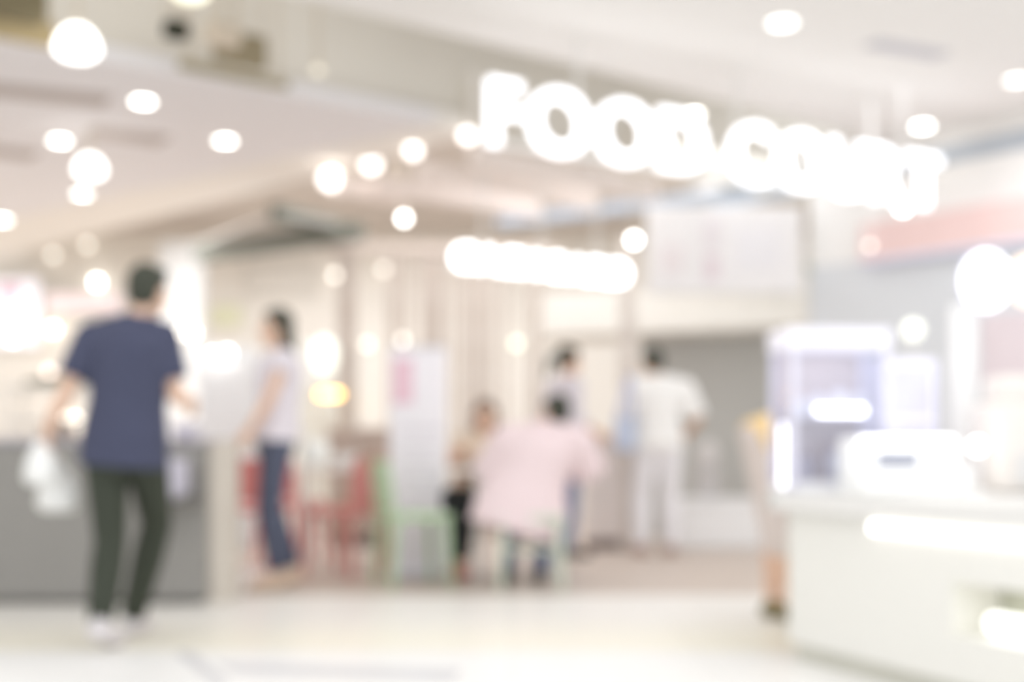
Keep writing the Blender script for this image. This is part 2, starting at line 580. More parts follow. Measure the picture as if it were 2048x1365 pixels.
# bare bulbs and little spots far back
def bulbmat(kind):
    return {'white': lampmat('bulb_white', (255, 254, 250), 9.0),
            'warm': lampmat('bulb_warm', (255, 246, 232), 7.0),
            'pale': lampmat('bulb_pale', (255, 250, 240), 2.4),
            'faint': lampmat('bulb_faint', (252, 246, 236), 1.6),
            'pink': lampmat('bulb_pink', (255, 236, 226), 2.6),
            'amber': lampmat('bulb_amber', (255, 206, 118), 6.0),
            'ochre': lampmat('bulb_ochre', (246, 220, 170), 2.2),
            'dimmint': lampmat('bulb_dim_mint', (248, 250, 236), 0.9),
            'mint': lampmat('bulb_mint', (246, 252, 232), 1.8)}[kind]
PLATE = M('lamp_plate', (232, 226, 216), 0.6)
def wall_spot(px, py, kind, label, d=15.97, r=0.045, group='small spotlights on the far walls'):
    p = W(px, py, d)
    t = thing('wall_spotlight', label, 'spotlight', p, 0, group)
    m = MB(); m.lathe((0, 0, 0), [(0.03, 0.02), (0.03, -0.03), (0.022, -0.05)], R=Matrix.Rotation(-PI / 2, 3, 'X') @ Matrix.Scale(-1, 3, Vector((0, 0, 1))))
    m.build('holder', PLATE, t)
    m = MB(); m.ell((0, -0.06, 0), (r, r, r), seg=14, rin=8); m.build('bulb', bulbmat(kind), t, True)

exec_spots = [
    (808, 437, 'white', 'spotlight under the wooden beams, left of the cash sign', 11.5),
    (1268, 480, 'white', 'spotlight at the upper right end of the cash sign', 9.5),
    (672, 552, 'pale', 'pale spotlight above the woman, left of the slat screen', 0),
    (768, 540, 'faint', 'faint spotlight on the slat screen, right of the pale one', 0),
    (110, 512, 'faint', 'faint spotlight at the left below the ceiling strip', 0),
    (178, 492, 'faint', 'faintest spotlight right of the other faint one at left', 0),
    (197, 566, 'white', 'white spotlight left of the walking man head', 0),
    (110, 660, 'warm', 'warm spotlight left of the walking man shoulder', 0),
    (102, 745, 'pink', 'pinkish spotlight left of the walking man sleeve', 0),
    (155, 842, 'warm', 'warm spotlight between the walking man arm and shirt', 0),
    (132, 838, 'pale', 'pale spotlight touching the warm one by the arm', 0),
    (360, 667, 'warm', 'warm spotlight touching the walking man right shoulder', -14.37),
    (387, 667, 'warm', 'warm spotlight just right of the one at his right shoulder', -14.37),
    (430, 712, 'white', 'white spotlight, left one of the bright pair by the white cooler', -11.01),
    (458, 708, 'white', 'white spotlight, right one of the bright pair by the white cooler', -11.01),
    (390, 763, 'warm', 'warm spotlight right of the walking man bare arm', 0),
    (330, 768, 'pink', 'pinkish spotlight under the walking man right sleeve', 0),
    (330, 818, 'warm', 'warm spotlight at the walking man waist', 0),
    (365, 835, 'pale', 'pale spotlight right of the walking man waist', 0),
    (712, 812, 'ochre', 'small ochre spotlight right of the amber lamp', 0),
    (808, 682, 'pale', 'pale spotlight above the pink corner of the banner', 0),
    (735, 690, 'faint', 'faint spotlight right of the mint glow', 0),
    (1033, 688, 'mint', 'greenish spotlight left of the standing woman', 0),
    (1095, 655, 'faint', 'faint spotlight above the standing woman', 0),
]
for px, py, kind, lab, d in exec_spots:
    if d < 0:
        wall_spot(px, py, kind, lab, -d, 0.045 if d < -12 else 0.032)
    elif d:
        # hung on a stem from the food court ceiling
        p = W(px, py, d)
        t = thing('hanging_spotlight', lab, 'spotlight', p, 0, 'small hanging spotlights')
        m = MB(); m.ell((0, 0, 0), (0.034, 0.034, 0.034), seg=14, rin=8); m.build('bulb', bulbmat(kind), t, True)
        m = MB(); m.tube((0, 0, 0.02), (0, 0, (ZC if px < 1000 else ZC) - p.z), 0.008); m.build('stem', CORD, t)
    else:
        wall_spot(px, py, kind, lab)

# ================================================================ PEOPLE
SKIN = M('skin', (232, 196, 172), 0.55, var=0.04)
SKIN2 = M('skin_tan', (214, 178, 152), 0.55, var=0.04)
HAIRM = M('black_hair', (66, 68, 58), 0.6, var=0.2, scale=40)
HAIRB = M('brown_hair', (120, 98, 82), 0.6, var=0.2, scale=40)
EYEW = M('eye_white', (240, 238, 234), 0.3)
EYED = M('eye_dark', (50, 40, 36), 0.3)
LIP = M('lips', (206, 140, 132), 0.5)

def ring(c, R, rx, ry, n=22):
    return [Vector(c) + R @ Vector((rx * math.cos(2 * PI * i / n), ry * math.sin(2 * PI * i / n), 0)) for i in range(n)]

def hand(mb, w_, d, palm, side, curl=0.6, s=1.0):
    "hand from the wrist w_ along d; palm = direction the palm faces; side = +1/-1 thumb side"
    d = Vector(d).normalized()
    palm = Vector(palm)
    palm = (palm - d * palm.dot(d)).normalized()
    lat = d.cross(palm).normalized() * side
    k0 = Vector(w_)
    base = k0 + d * 0.085 * s
    for i, o in enumerate((-0.032, -0.011, 0.011, 0.032)):
        mb.cap(k0 + lat * o * 0.6 * s, 0.015 * s, base + lat * o * s, 0.0115 * s, 10)
    ln = (0.060, 0.075, 0.082, 0.072)
    for i, o in enumerate((-0.034, -0.0115, 0.0115, 0.034)):
        p = base + lat * o * s
        a = curl * 0.35
        L = ln[i] * s
        spread = lat * o * 4.0
        for k in range(3):
            q = (d * math.cos(a) + palm * math.sin(a) + spread * 0.25).normalized()
            nxt = p + q * L * (0.45, 0.32, 0.25)[k]
            mb.cap(p, 0.0085 * s - 0.0008 * k, nxt, 0.0078 * s - 0.0008 * k, 8)
            p = nxt
            a += curl * 0.75
    p = k0 + lat * 0.022 * s + d * 0.022 * s
    q = p + (lat * 0.75 + d * 0.6 + palm * 0.35).normalized() * 0.042 * s
    r = q + (lat * 0.25 + d * 0.85 + palm * 0.4).normalized() * 0.032 * s
    mb.cap(p, 0.013 * s, q, 0.0105 * s, 8)
    mb.cap(q, 0.0105 * s, r, 0.0085 * s, 8)

def person(label, loc, rz, J=None, female=False, skin=SKIN, hairm=HAIRM, hair='short', shirt=None, sleeve=0.55, hem=-0.10,
           legs=None, leglen=1.0, shoe=None, face=False, face_dir=(0, 1, 0), loose=0.018, scale=1.0, legloose=0.012,
           hands=((0, 0, -1), (0, 0, -1)), curl=0.7, group=None, palms=((1, 0, 0), (-1, 0, 0)), leg_top=0.03, hemx=1.0):
    j = dict(pel=(0, 0, 0.93), neck=(0, -0.01, 1.44), head=(0, 0.02, 1.585),
             sl=(-0.185, 0, 1.385), sr=(0.185, 0, 1.385), el=(-0.245, -0.03, 1.11), er=(0.245, -0.03, 1.11),
             wl=(-0.265, 0.05, 0.88), wr=(0.265, 0.05, 0.88), hl=(-0.088, 0, 0.90), hr=(0.088, 0, 0.90),
             kl=(-0.095, 0.02, 0.49), kr=(0.095, 0.02, 0.49), al=(-0.095, -0.02, 0.085), ar=(0.095, -0.02, 0.085),
             tl=(-0.115, 0.16, 0.03), tr=(0.115, 0.16, 0.03), dl=None, dr=None)
    if J:
        j.update(J)
    j = {k: (Vector(v) * scale if v is not None else None) for k, v in j.items()}
    s = scale
    t = thing('person', label, 'person', loc, rz, group)
    wf = 0.9 if female else 1.0
    up = (j['neck'] - j['pel'])
    TL = up.length
    up.normalize()
    lat = (j['sr'] - j['sl'])
    lat = (lat - up * lat.dot(up)).normalized()
    fw = up.cross(lat).normalized()
    R = Matrix((lat, fw, up)).transposed()
    at = lambda z, y=0.0: j['pel'] + up * (z * TL) + fw * y * s
    # ---------------- body
    b = MB()
    prof = [(-0.22, .105, .085), (-0.12, .150, .105), (0.0, .162, .112), (0.14, .148, .102), (0.30, .130, .094), (0.46, .142, .102),
            (0.62, .158, .112), (0.76, .162, .108), (0.88, .125, .085), (0.96, .072, .064), (1.0, .056, .056)]
    b.loft([ring(at(z), R, rx * s * wf, ry * s) for z, rx, ry in prof])
    if female:
        for k in (-1, 1):
            b.ell(at(0.68, 0.075) + lat * 0.065 * k * s, (0.055 * s, 0.05 * s, 0.055 * s), R)
    b.cap(j['sl'], 0.056 * s * wf, j['sr'], 0.056 * s * wf)
    for a, c_ in (('sl', 'neck'), ('sr', 'neck')):
        b.cap(j[a] + up * 0.0, 0.048 * s * wf, j[c_] - up * 0.03 * s, 0.048 * s * wf)
    fd = Vector(face_dir).normalized()
    hz = (j['head'] - j['neck']).normalized()
    hup = (hz * 0.5 + Vector((0, 0, 1))).normalized()
    hup = (hup - fd * hup.dot(fd)).normalized()
    hx = fd.cross(hup).normalized()
    HR = Matrix((hx, fd, hup)).transposed()
    hc = j['head']
    hp = lambda x, y, z: hc + HR @ (Vector((x, y, z)) * s)
    b.cap(j['neck'] - up * 0.04 * s, 0.056 * s * wf, hp(0, -0.015, -0.05), 0.052 * s * wf)
    b.ell(hp(0, -0.012, 0.022), (0.074 * s, 0.092 * s, 0.092 * s), HR)
    b.ell(hp(0, 0.022, -0.045), (0.058 * s, 0.068 * s, 0.072 * s), HR)
    b.cap(hp(0, 0.066, -0.098), 0.020 * s, hp(0, 0.060, -0.09), 0.024 * s, 10)
    b.cap(hp(0, 0.082, 0.008), 0.010 * s, hp(0, 0.102, -0.030), 0.014 * s, 10)
    b.cap(hp(-0.04, 0.070, 0.024), 0.012 * s, hp(0.04, 0.070, 0.024), 0.012 * s, 10)
    for k in (-1, 1):
        b.ell(hp(0.076 * k, -0.012, -0.008), (0.012 * s, 0.022 * s, 0.034 * s), HR, 12, 8)
        b.ell(hp(0.040 * k, 0.064, -0.035), (0.022 * s, 0.020 * s, 0.024 * s), HR, 12, 8)
    for i, (sh, e, w_) in enumerate((('sl', 'el', 'wl'), ('sr', 'er', 'wr'))):
        b.cap(j[sh], 0.050 * s * wf, j[e], 0.038 * s * wf)
        mid = j[e].lerp(j[w_], 0.3)
        b.cap(j[e], 0.037 * s * wf, mid, 0.039 * s * wf)
        b.cap(mid, 0.039 * s * wf, j[w_], 0.026 * s * wf)
        hd = Vector(hands[i])
        hand(b, j[w_], hd, palms[i], 1 if i == 0 else -1, curl, 0.95 * s * (0.92 if female else 1.0))
    for hp_, kn, an, to in (('hl', 'kl', 'al', 'tl'), ('hr', 'kr', 'ar', 'tr')):
        b.cap(j[hp_], 0.088 * s, j[kn], 0.054 * s)
        mid = j[kn].lerp(j[an], 0.32)
        b.cap(j[kn], 0.053 * s, mid, 0.056 * s)
        b.cap(mid, 0.056 * s, j[an], 0.036 * s)
        ft = (j[to] - j[an]); ft.z = 0
        heel = j[an] + (j[an] - j[to]).normalized() * 0.03 * s
        heel = Vector((heel.x, heel.y, j[an].z - 0.045 * s))
        b.cap(heel, 0.032 * s, j[to], 0.024 * s)
        b.cap(j[an], 0.036 * s, j[to] + Vector((0, 0, 0.005)), 0.024 * s)
    link('body', remeshed(b, 0.0075), skin, t, True)
    # ---------------- hair
    h = MB()
    h.ell(hp(0, -0.024, 0.030), (0.085 * s, 0.094 * s, 0.094 * s), HR)
    h.ell(hp(0, -0.050, -0.012), (0.074 * s, 0.058 * s, 0.075 * s), HR)
    h.cap(hp(-0.038, 0.038, 0.082), 0.026 * s, hp(0.038, 0.038, 0.082), 0.026 * s)
    if hair == 'long':
        for x in (-0.05, 0.0, 0.05):
            h.cap(hp(x, -0.055, 0.02), 0.042 * s, hp(x * 1.2, -0.085, -0.22), 0.028 * s)
        for k in (-1, 1):
            h.cap(hp(0.07 * k, -0.02, 0.02), 0.026 * s, hp(0.075 * k, -0.055, -0.18), 0.022 * s)
    elif hair == 'ponytail':
        h.cap(hp(0, -0.10, 0.03), 0.026 * s, hp(0.0, -0.17, -0.02), 0.034 * s)
        h.cap(hp(0, -0.17, -0.02), 0.034 * s, hp(0.0, -0.19, -0.17), 0.016 * s)
    link('hair', remeshed(h, 0.009, 2), hairm, t, True)
    if face:
        for k in (-1, 1):
            m = MB(); m.ell(hp(0.031 * k, 0.074, 0.000), (0.014 * s, 0.010 * s, 0.009 * s), HR, 12, 8)
            e = m.build('eye', EYEW, t, True)
            m = MB(); m.ell(hp(0.031 * k, 0.082, 0.000), (0.006 * s, 0.004 * s, 0.006 * s), HR, 10, 6)
            m.build('iris', EYED, e, True)
            m = MB(); m.cap(hp(0.018 * k, 0.084, 0.022), 0.004 * s, hp(0.046 * k, 0.074, 0.022), 0.003 * s, 8)
            m.build('eyebrow', hairm, t, True)
        m = MB(); m.ell(hp(0, 0.086, -0.062), (0.022 * s, 0.008 * s, 0.007 * s), HR, 14, 8)
        m.build('mouth', LIP, t, True)
    # ---------------- shirt
    if shirt:
        L = loose * s
        c_ = MB()
        prof2 = [(hem, .168, .120), (0.0, .166, .116), (0.14, .156, .108), (0.30, .142, .102), (0.46, .148, .106), (0.62, .160, .114), (0.76, .168, .114), (0.88, .142, .097), (0.955, .088, .078)]
        prof2 = [p for p in prof2 if p[0] >= hem]
        c_.loft([ring(at(z), R, (rx * s * wf + L) * (1 + (hemx - 1) * max(0.0, min(1.0, (0.5 - z) / 0.5))), ry * s + L) for z, rx, ry in prof2])
        if female:
            for k in (-1, 1):
                c_.ell(at(0.68, 0.085) + lat * 0.065 * k * s, (0.062 * s, 0.055 * s, 0.06 * s), R)
        c_.cap(j['sl'], (0.058 * wf) * s + L * 0.7, j['sr'], (0.058 * wf) * s + L * 0.7)
        for a in ('sl', 'sr'):
            c_.cap(j[a], 0.053 * s * wf + L * .7, j['neck'] - up * 0.035 * s, 0.056 * s * wf + L * .6)
        c_.cap(j['neck'] - up * 0.10 * s, 0.098 * s * wf, j['neck'] - up * 0.006 * s, 0.074 * s * wf, flat=(False, True))
        for sh, e, w_ in (('sl', 'el', 'wl'), ('sr', 'er', 'wr')):
            if sleeve <= 0:
                continue
            if sleeve <= 1:
                c_.cap(j[sh], 0.056 * s * wf + L * .8, j[sh].lerp(j[e], sleeve), 0.048 * s * wf + L, flat=(False, True))
            else:
                c_.cap(j[sh], 0.056 * s * wf + L * .8, j[e], 0.044 * s * wf + L)
                c_.cap(j[e], 0.044 * s * wf + L, j[e].lerp(j[w_], sleeve - 1), 0.036 * s * wf + L * .8, flat=(False, True))
        link('shirt', remeshed(c_, 0.009), shirt, t, True)
    # ---------------- trousers
    if legs:
        L = legloose * s
        c_ = MB()
        prof3 = [(-0.27, .085, .085), (-0.20, .126, .100), (-0.12, .156, .112), (0.0, .160, .108), (leg_top + 0.06, .156, .105)]
        c_.loft([ring(at(z), R, rx * s * wf + L, ry * s + L) for z, rx, ry in prof3])
        for hp_, kn, an in (('hl', 'kl', 'al'), ('hr', 'kr', 'ar')):
            if leglen <= 0.5:
                c_.cap(j[hp_], 0.09 * s + L, j[hp_].lerp(j[kn], leglen * 2), 0.066 * s + L * 2, flat=(False, True))
            else:
                c_.cap(j[hp_], 0.09 * s + L, j[kn], 0.056 * s + L)
                end = j[kn].lerp(j[an], (leglen - 0.5) * 2)
                mid = j[kn].lerp(end, 0.35)
                c_.cap(j[kn], 0.056 * s + L, mid, 0.058 * s + L)
                c_.cap(mid, 0.058 * s + L, end, 0.040 * s + L, flat=(False, True))
        link('trousers', remeshed(c_, 0.009), legs, t, True)
    # ---------------- shoes
    if shoe:
        for an, to in (('al', 'tl'), ('ar', 'tr')):
            c_ = MB()
            heel = j[an] + (j[an] - j[to]).normalized() * 0.03 * s
            heel = Vector((heel.x, heel.y, j[an].z - 0.045 * s))
            side = Vector((0, 0, 1)).cross(j[to] - j[an]).normalized()
            for k in (-0.013, 0.013):
                c_.cap(heel + side * k, 0.036 * s, j[to] + side * k * 1.3, 0.029 * s)
            c_.cap(j[an] - Vector((0, 0, 0.01)), 0.042 * s, j[to] * 0.6 + j[an] * 0.4 - Vector((0, 0, 0.01)), 0.034 * s)
            so = link('shoe', remeshed(c_, 0.008, 2), shoe, t, True)
    return t

# --- the walking man, nearest
NAVY = M('navy_cloth', (74, 77, 98), 0.85, var=0.08, scale=12)
BLACKT = M('black_trousers', (64, 68, 58), 0.85, var=0.12, scale=10)
PALESHOE = M('pale_shoe', (222, 216, 216), 0.6)
P1 = Vector(((250 - 1024) * 5.7 / F, 5.7, 0))
person('man in navy shirt and black trousers walking away with white bags', P1, 0,
       J=dict(pel=(0.0, 0, 0.92), neck=(0.045, 0.0, 1.455), head=(0.098, 0.035, 1.585), sl=(-0.145, -0.01, 1.365), sr=(0.170, 0.01, 1.37),
              el=(-0.240, -0.06, 1.12), wl=(-0.335, -0.02, 0.955), er=(0.222, 0.02, 1.11), wr=(0.235, 0.24, 1.08),
              hl=(-0.085, 0, 0.90), kl=(-0.065, 0.0, 0.46), al=(-0.045, -0.20, 0.135), tl=(-0.01, -0.09, 0.03),
              hr=(0.085, 0, 0.90), kr=(0.070, 0.25, 0.52), ar=(-0.050, 0.28, 0.085), tr=(-0.04, 0.46, 0.03)),
       face_dir=(0.35, 0.93, 0), shirt=NAVY, sleeve=0.72, hem=-0.24, legs=BLACKT, shoe=PALESHOE, loose=0.026,
       hands=((-0.05, 0.05, -1), (0.0, 1, -0.1)), curl=1.1, legloose=0.016, leg_top=0.0)
BAG = M('white_plastic', (243, 242, 238), 0.45, var=0.03)
def plastic_bag(label, px, py, d, w_, h_, hz):
    p = W(px, py, d)
    t = thing('plastic_bag', label, 'plastic bag', (p.x, p.y, p.z), 0, 'white bags in the walking man hand')
    m = MB()
    prof = [(-0.5, .55), (-0.46, .85), (-0.3, 1.0), (0.0, .96), (0.22, .74), (0.4, .42), (0.5, .22)]
    rings = []
    for z, k in prof:
        rr = []
        for i in range(28):
            a = 2 * PI * i / 28
            wob = 1 + 0.06 * math.sin(5 * a + z * 7) + 0.04 * math.sin(9 * a - z * 11)
            rr.append(Vector((w_ / 2 * k * wob * math.cos(a), w_ / 3 * k * wob * math.sin(a), z * h_)))
        rings.append(rr)
    m.loft(rings)
    m.build('sack', BAG, t, True)
    for k in (-1, 1):
        m = MB()
        a = Vector((0.02 * k, 0, h_ * 0.47)); top = hz - Vector((p.x, p.y, p.z))
        m.cap(a, 0.012, top + Vector((0.008 * k, 0, 0)), 0.006, 8)
        m.build('handle', BAG, t, True)
hz = P1 + Vector((-0.342, -0.01, 0.86))
plastic_bag('white plastic bag, upper one in the walking man hand', 82, 928, 5.64, 0.15, 0.19, hz)
plastic_bag('white plastic bag, lower one hanging from the walking man hand', 117, 978, 5.80, 0.19, 0.21, hz + Vector((0.01, 0.03, 0)))

# --- the woman in profile
LAV = M('white_blouse', (232, 225, 231), 0.85, var=0.04, scale=10)
JEAN = M('dark_jeans', (92, 97, 116), 0.85, var=0.08, scale=14)
BEIGE = M('beige_shoe', (232, 208, 186), 0.6)
P2 = Vector(((552 - 1024) * 7.9 / F, 7.9, 0))
person('woman in white blouse and dark jeans standing in profile, long black hair', P2, math.radians(108), female=True, scale=1.0,
       J=dict(pel=(0.0, -0.0, 0.95), neck=(-0.01, -0.03, 1.475), head=(0.0, 0.0, 1.62), sl=(-0.165, -0.03, 1.41), sr=(0.165, -0.03, 1.41),
              el=(-0.21, 0.08, 1.15), wl=(-0.19, 0.18, 0.98), er=(0.23, -0.12, 1.16), wr=(0.23, 0.02, 0.96),
              hl=(-0.08, 0.0, 0.91), kl=(-0.06, 0.06, 0.50), al=(-0.07, 0.0, 0.10), tl=(-0.08, 0.16, 0.03),
              hr=(0.08, 0.0, 0.91), kr=(0.06, 0.02, 0.50), ar=(0.07, -0.12, 0.12), tr=(0.07, -0.0, 0.03)),
       hair='long', shirt=LAV, sleeve=0.3, hem=-0.06, legs=JEAN, leglen=0.97, shoe=BEIGE, face=True, face_dir=(-0.05, 1, -0.05), loose=0.03,
       hands=((0, 0.6, -0.8), (0, 0.2, -1)))
t = thing('shoulder_bag', 'cream shoulder bag hanging at the front of the woman in jeans', 'bag', W(632, 906, 7.95))
m = MB(); m.box((0, 0, 0), (0.17, 0.09, 0.16), bevel=0.035); m.build('pouch', M('cream_bag', (244, 242, 236), 0.6), t, True)
m = MB()
pts = [Vector((-0.06, 0, 0.07)), Vector((-0.12, 0, 0.25)), Vector((-0.19, 0, 0.44))]
for a, b in zip(pts, pts[1:]):
    m.cap(a, 0.008, b, 0.008, 8)
m.build('strap', M('cream_bag', (244, 242, 236)), t, True)

# --- seated man in pink
PINK = M('pink_stripe_cloth', (243, 226, 227), 0.85, stripes=('X', 9.0, (236, 214, 216)))
BLUEJ = M('blue_jeans', (128, 138, 168), 0.85, var=0.08, scale=14)
DKSHOE = M('dark_shoe', (96, 94, 90), 0.6)
P3 = Vector(((1068 - 1024) * 7.95 / F, 7.95, 0))
person('person in pink striped shirt sitting on a pale green chair, seen from behind', P3, 0,
       J=dict(pel=(-0.07, 0.0, 0.52), neck=(0.07, 0.07, 0.985), head=(0.135, 0.13, 1.095), sl=(-0.16, 0.03, 0.915), sr=(0.26, 0.05, 0.915),
              el=(-0.29, 0.14, 0.70), wl=(-0.12, 0.33, 0.80), er=(0.35, 0.16, 0.72), wr=(0.18, 0.34, 0.80),
              hl=(-0.10, 0.02, 0.51), kl=(-0.16, 0.42, 0.50), al=(-0.15, 0.34, 0.085), tl=(-0.16, 0.52, 0.03),
              hr=(0.10, 0.02, 0.51), kr=(0.15, 0.42, 0.50), ar=(0.03, 0.30, 0.085), tr=(0.03, 0.48, 0.03)),
       shirt=PINK, sleeve=1.0, hem=-0.37, legs=BLUEJ, shoe=DKSHOE, loose=0.075, face_dir=(-0.5, 0.85, -0.15),
       hands=((0.4, 0.9, 0.0), (-0.4, 0.9, 0.0)), palms=((0, 0, -1), (0, 0, -1)), leg_top=-0.05, hemx=1.22)
# --- seated woman facing, behind the table
CRM = M('cream_top', (232, 216, 196), 0.85)
BLK = M('black_legging', (58, 60, 60), 0.85)
RED = M('red_shoe', (206, 110, 106), 0.6)
P4 = Vector(((962 - 1024) * 9.0 / F, 9.0, 0))
person('person with brown hair and black trousers sitting across the white table', P4, PI, female=True, scale=0.97,
       J=dict(pel=(0.0, 0.0, 0.53), neck=(-0.02, 0.10, 1.01), head=(-0.035, 0.14, 1.13), sl=(-0.17, 0.06, 0.95), sr=(0.15, 0.06, 0.95),
              el=(-0.22, 0.22, 0.80), wl=(-0.10, 0.36, 0.86), er=(0.21, 0.20, 0.80), wr=(0.10, 0.32, 0.90),
              hl=(-0.09, 0.02, 0.52), kl=(0.09, 0.42, 0.54), al=(0.12, 0.36, 0.085), tl=(0.11, 0.52, 0.03),
              hr=(0.09, 0.02, 0.52), kr=(0.22, 0.45, 0.57), ar=(0.215, 0.40, 0.085), tr=(0.20, 0.55, 0.03)),
       hairm=HAIRB, hair='long', shirt=CRM, sleeve=0.6, hem=-0.1, legs=BLK, leglen=0.95, shoe=RED, face=True, face_dir=(0, 0.95, -0.3), skin=SKIN,
       hands=((0.3, 0.9, 0.1), (-0.3, 0.9, 0.1)), palms=((0, 0, -1), (0, 0, -1)))
# --- standing woman at the back with a ponytail
GREYW = M('grey_lilac_top', (224, 218, 224), 0.85)
P5 = Vector(((1128 - 1024) * 10.2 / F, 10.2, 0))
person('person with dark tied hair in lilac grey top standing behind the pink shirt', P5, math.radians(-65), female=True, scale=0.985,
       J=dict(head=(0.0, 0.05, 1.60), neck=(0, 0.0, 1.455), wr=(0.2, 0.22, 1.0), wl=(-0.2, 0.22, 1.0), al=(-0.12, -0.02, 0.085), kl=(-0.1, 0.02, 0.49)),
       hair='ponytail', shirt=GREYW, sleeve=1.4, hem=-0.1, legs=BLUEJ, shoe=DKSHOE, face=True, face_dir=(0, 1, -0.1), loose=0.03,
       hands=((0, 1, -0.3), (0, 1, -0.3)))
# --- man in white, from behind
WSH = M('white_shirt', (255, 254, 251), 0.85, stripes=('Z', 3.0, (250, 248, 244)))
GTR = M('light_grey_trousers', (246, 244, 246), 0.85)
P6 = Vector(((1318 - 1024) * 10.4 / F, 10.4, 0))
person('man in white shirt and pale grey trousers standing before the grey shutter', P6, math.radians(6), scale=1.0,
       J=dict(neck=(-0.02, 0.02, 1.44), head=(-0.045, 0.05, 1.575), sl=(-0.21, 0.02, 1.36), sr=(0.21, 0.0, 1.36), er=(0.31, -0.05, 1.10), wr=(0.27, 0.14, 0.99),
              el=(-0.28, 0.03, 1.10), wl=(-0.24, 0.20, 1.02), kl=(-0.13, 0.06, 0.49), al=(-0.14, 0.02, 0.085), tl=(-0.16, 0.19, 0.03)),
       shirt=WSH, sleeve=0.9, hem=-0.14, legs=GTR, shoe=M('brown_shoe', (196, 170, 158), 0.6), skin=SKIN2, loose=0.04, legloose=0.025,
       hands=((0, 1, -0.2), (0, 1, -0.2)), face_dir=(-0.2, 1, -0.1))
t = thing('tote_bag', 'pale blue tote bag on the left shoulder of the man in white', 'bag', P6 + Vector((-0.285, -0.10, 0.98)))
m = MB(); m.box((0, 0, 0), (0.17, 0.08, 0.27), bevel=0.025); m.build('pouch', M('pale_blue_cloth', (204, 214, 234), 0.8), t, True)
m = MB()
for a, b in ((Vector((-0.06, 0, 0.12)), Vector((0.03, 0.02, 0.46))), (Vector((0.06, 0, 0.12)), Vector((0.05, 0.02, 0.46))), (Vector((0.03, 0.02, 0.46)), Vector((0.07, 0.14, 0.47)))):
    m.cap(a, 0.016, b, 0.016, 8)
m.build('strap', M('lilac_strap', (196, 198, 222), 0.8), t, True)
# --- person bending behind the lit kiosk
YEL = M('yellow_top', (238, 206, 150), 0.85)
P7 = Vector(((1540 - 1024) * 6.5 / F, 6.5, 0))
person('person in yellow top and pale cropped trousers bending behind the lit display case', P7, math.radians(-80), scale=0.97,
       J=dict(pel=(0, 0, 0.95), neck=(0, 0.44, 1.12), head=(0, 0.56, 1.12), sl=(-0.17, 0.37, 1.08), sr=(0.17, 0.37, 1.08),
              el=(-0.21, 0.30, 0.86), wl=(-0.17, 0.50, 0.80), er=(0.22, 0.26, 0.86), wr=(0.17, 0.48, 0.80),
              hl=(-0.09, 0.0, 0.87), kl=(-0.1, 0.06, 0.47), al=(-0.1, 0.05, 0.085), tl=(-0.11, 0.22, 0.03),
              hr=(0.09, 0.0, 0.87), kr=(0.1, 0.02, 0.47), ar=(0.1, 0.08, 0.085), tr=(0.11, 0.25, 0.03)),
       shirt=YEL, sleeve=0.6, hem=-0.2, legs=M('pale_shorts', (224, 212, 206), 0.85), leglen=0.66, shoe=M('olive_shoe', (140, 130, 96), 0.6), skin=SKIN,
       face_dir=(0, 0.9, -0.5), hands=((0, 1, -0.3), (0, 1, -0.3)), legloose=0.02)

# ================================================================ FURNITURE
def chair_proto(label, mat, loc, rz, group, back=True):
    t = thing('dining_chair' if back else 'dining_stool', label, 'chair' if back else 'stool', loc, rz, group)
    m = MB(); m.box((0, 0, 0.445), (0.40, 0.40, 0.045), bevel=0.015); m.build('seat', mat, t)
    rings = []
    if not back:
        m = MB(); m.box((0, 0, 0.25), (0.30, 0.30, 0.02)); m.build('stretcher', mat, t)
    for z, y in ((0.50, -0.185), (0.58, -0.195), (0.70, -0.21), (0.80, -0.225)):
        k = 0.19 if z < 0.79 else 0.165
        rings.append([Vector((k, y + 0.012, z)), Vector((-k, y + 0.012, z)), Vector((-k, y - 0.012, z)), Vector((k, y - 0.012, z))])
    if back:
        m = MB(); m.loft(rings); m.build('backrest', mat, t)
    for k in (-1, 1):
        if back:
            m = MB(); m.tube((0.165 * k, -0.18, 0.44), (0.165 * k, -0.195, 0.53), 0.014); m.build('back_support', mat, t)
        for y in (-1, 1):
            m = MB(); m.tube((0.165 * k, 0.165 * y, 0.44), (0.19 * k, 0.19 * y, 0.007), 0.024, 0.019); m.build('leg', mat, t)
    return t
CG = 'plastic dining chairs in the food court'
GREEN = M('green_plastic', (186, 210, 174), 0.5)
PGREEN = M('pale_green_plastic', (216, 224, 208), 0.5)
REDPALE = M('faded_red_plastic', (224, 152, 146), 0.5)
REDP = M('red_plastic', (224, 142, 138), 0.5)
ORN = M('tan_plastic', (190, 152, 122), 0.5)
def gp(px, d):
    return ((px - 1024) * d / F, d, 0)
def chair(label, mat, px, d, rz):
    return chair_proto(label, mat, gp(px, d), rz, CG)
chair('red chair left of the woman in jeans, by the pale pier', REDP, 482, 9.0, math.radians(15))
chair('red chair right behind the woman in jeans', REDP, 580, 9.9, math.radians(-25))
chair('red chair at the left white table, near its middle', REDPALE, 688, 8.72, math.radians(62))
chair('tan chair behind the left white table', ORN, 736, 9.98, math.radians(175))
chair('green chair in front of the tall banner, turned sideways', GREEN, 826, 8.08, math.radians(-68))
chair_proto('pale green stool under the person in pink', PGREEN, gp(1062, 7.95), 0, None, False)
chair('tan chair under the person with brown hair', ORN, 962, 9.02, PI)

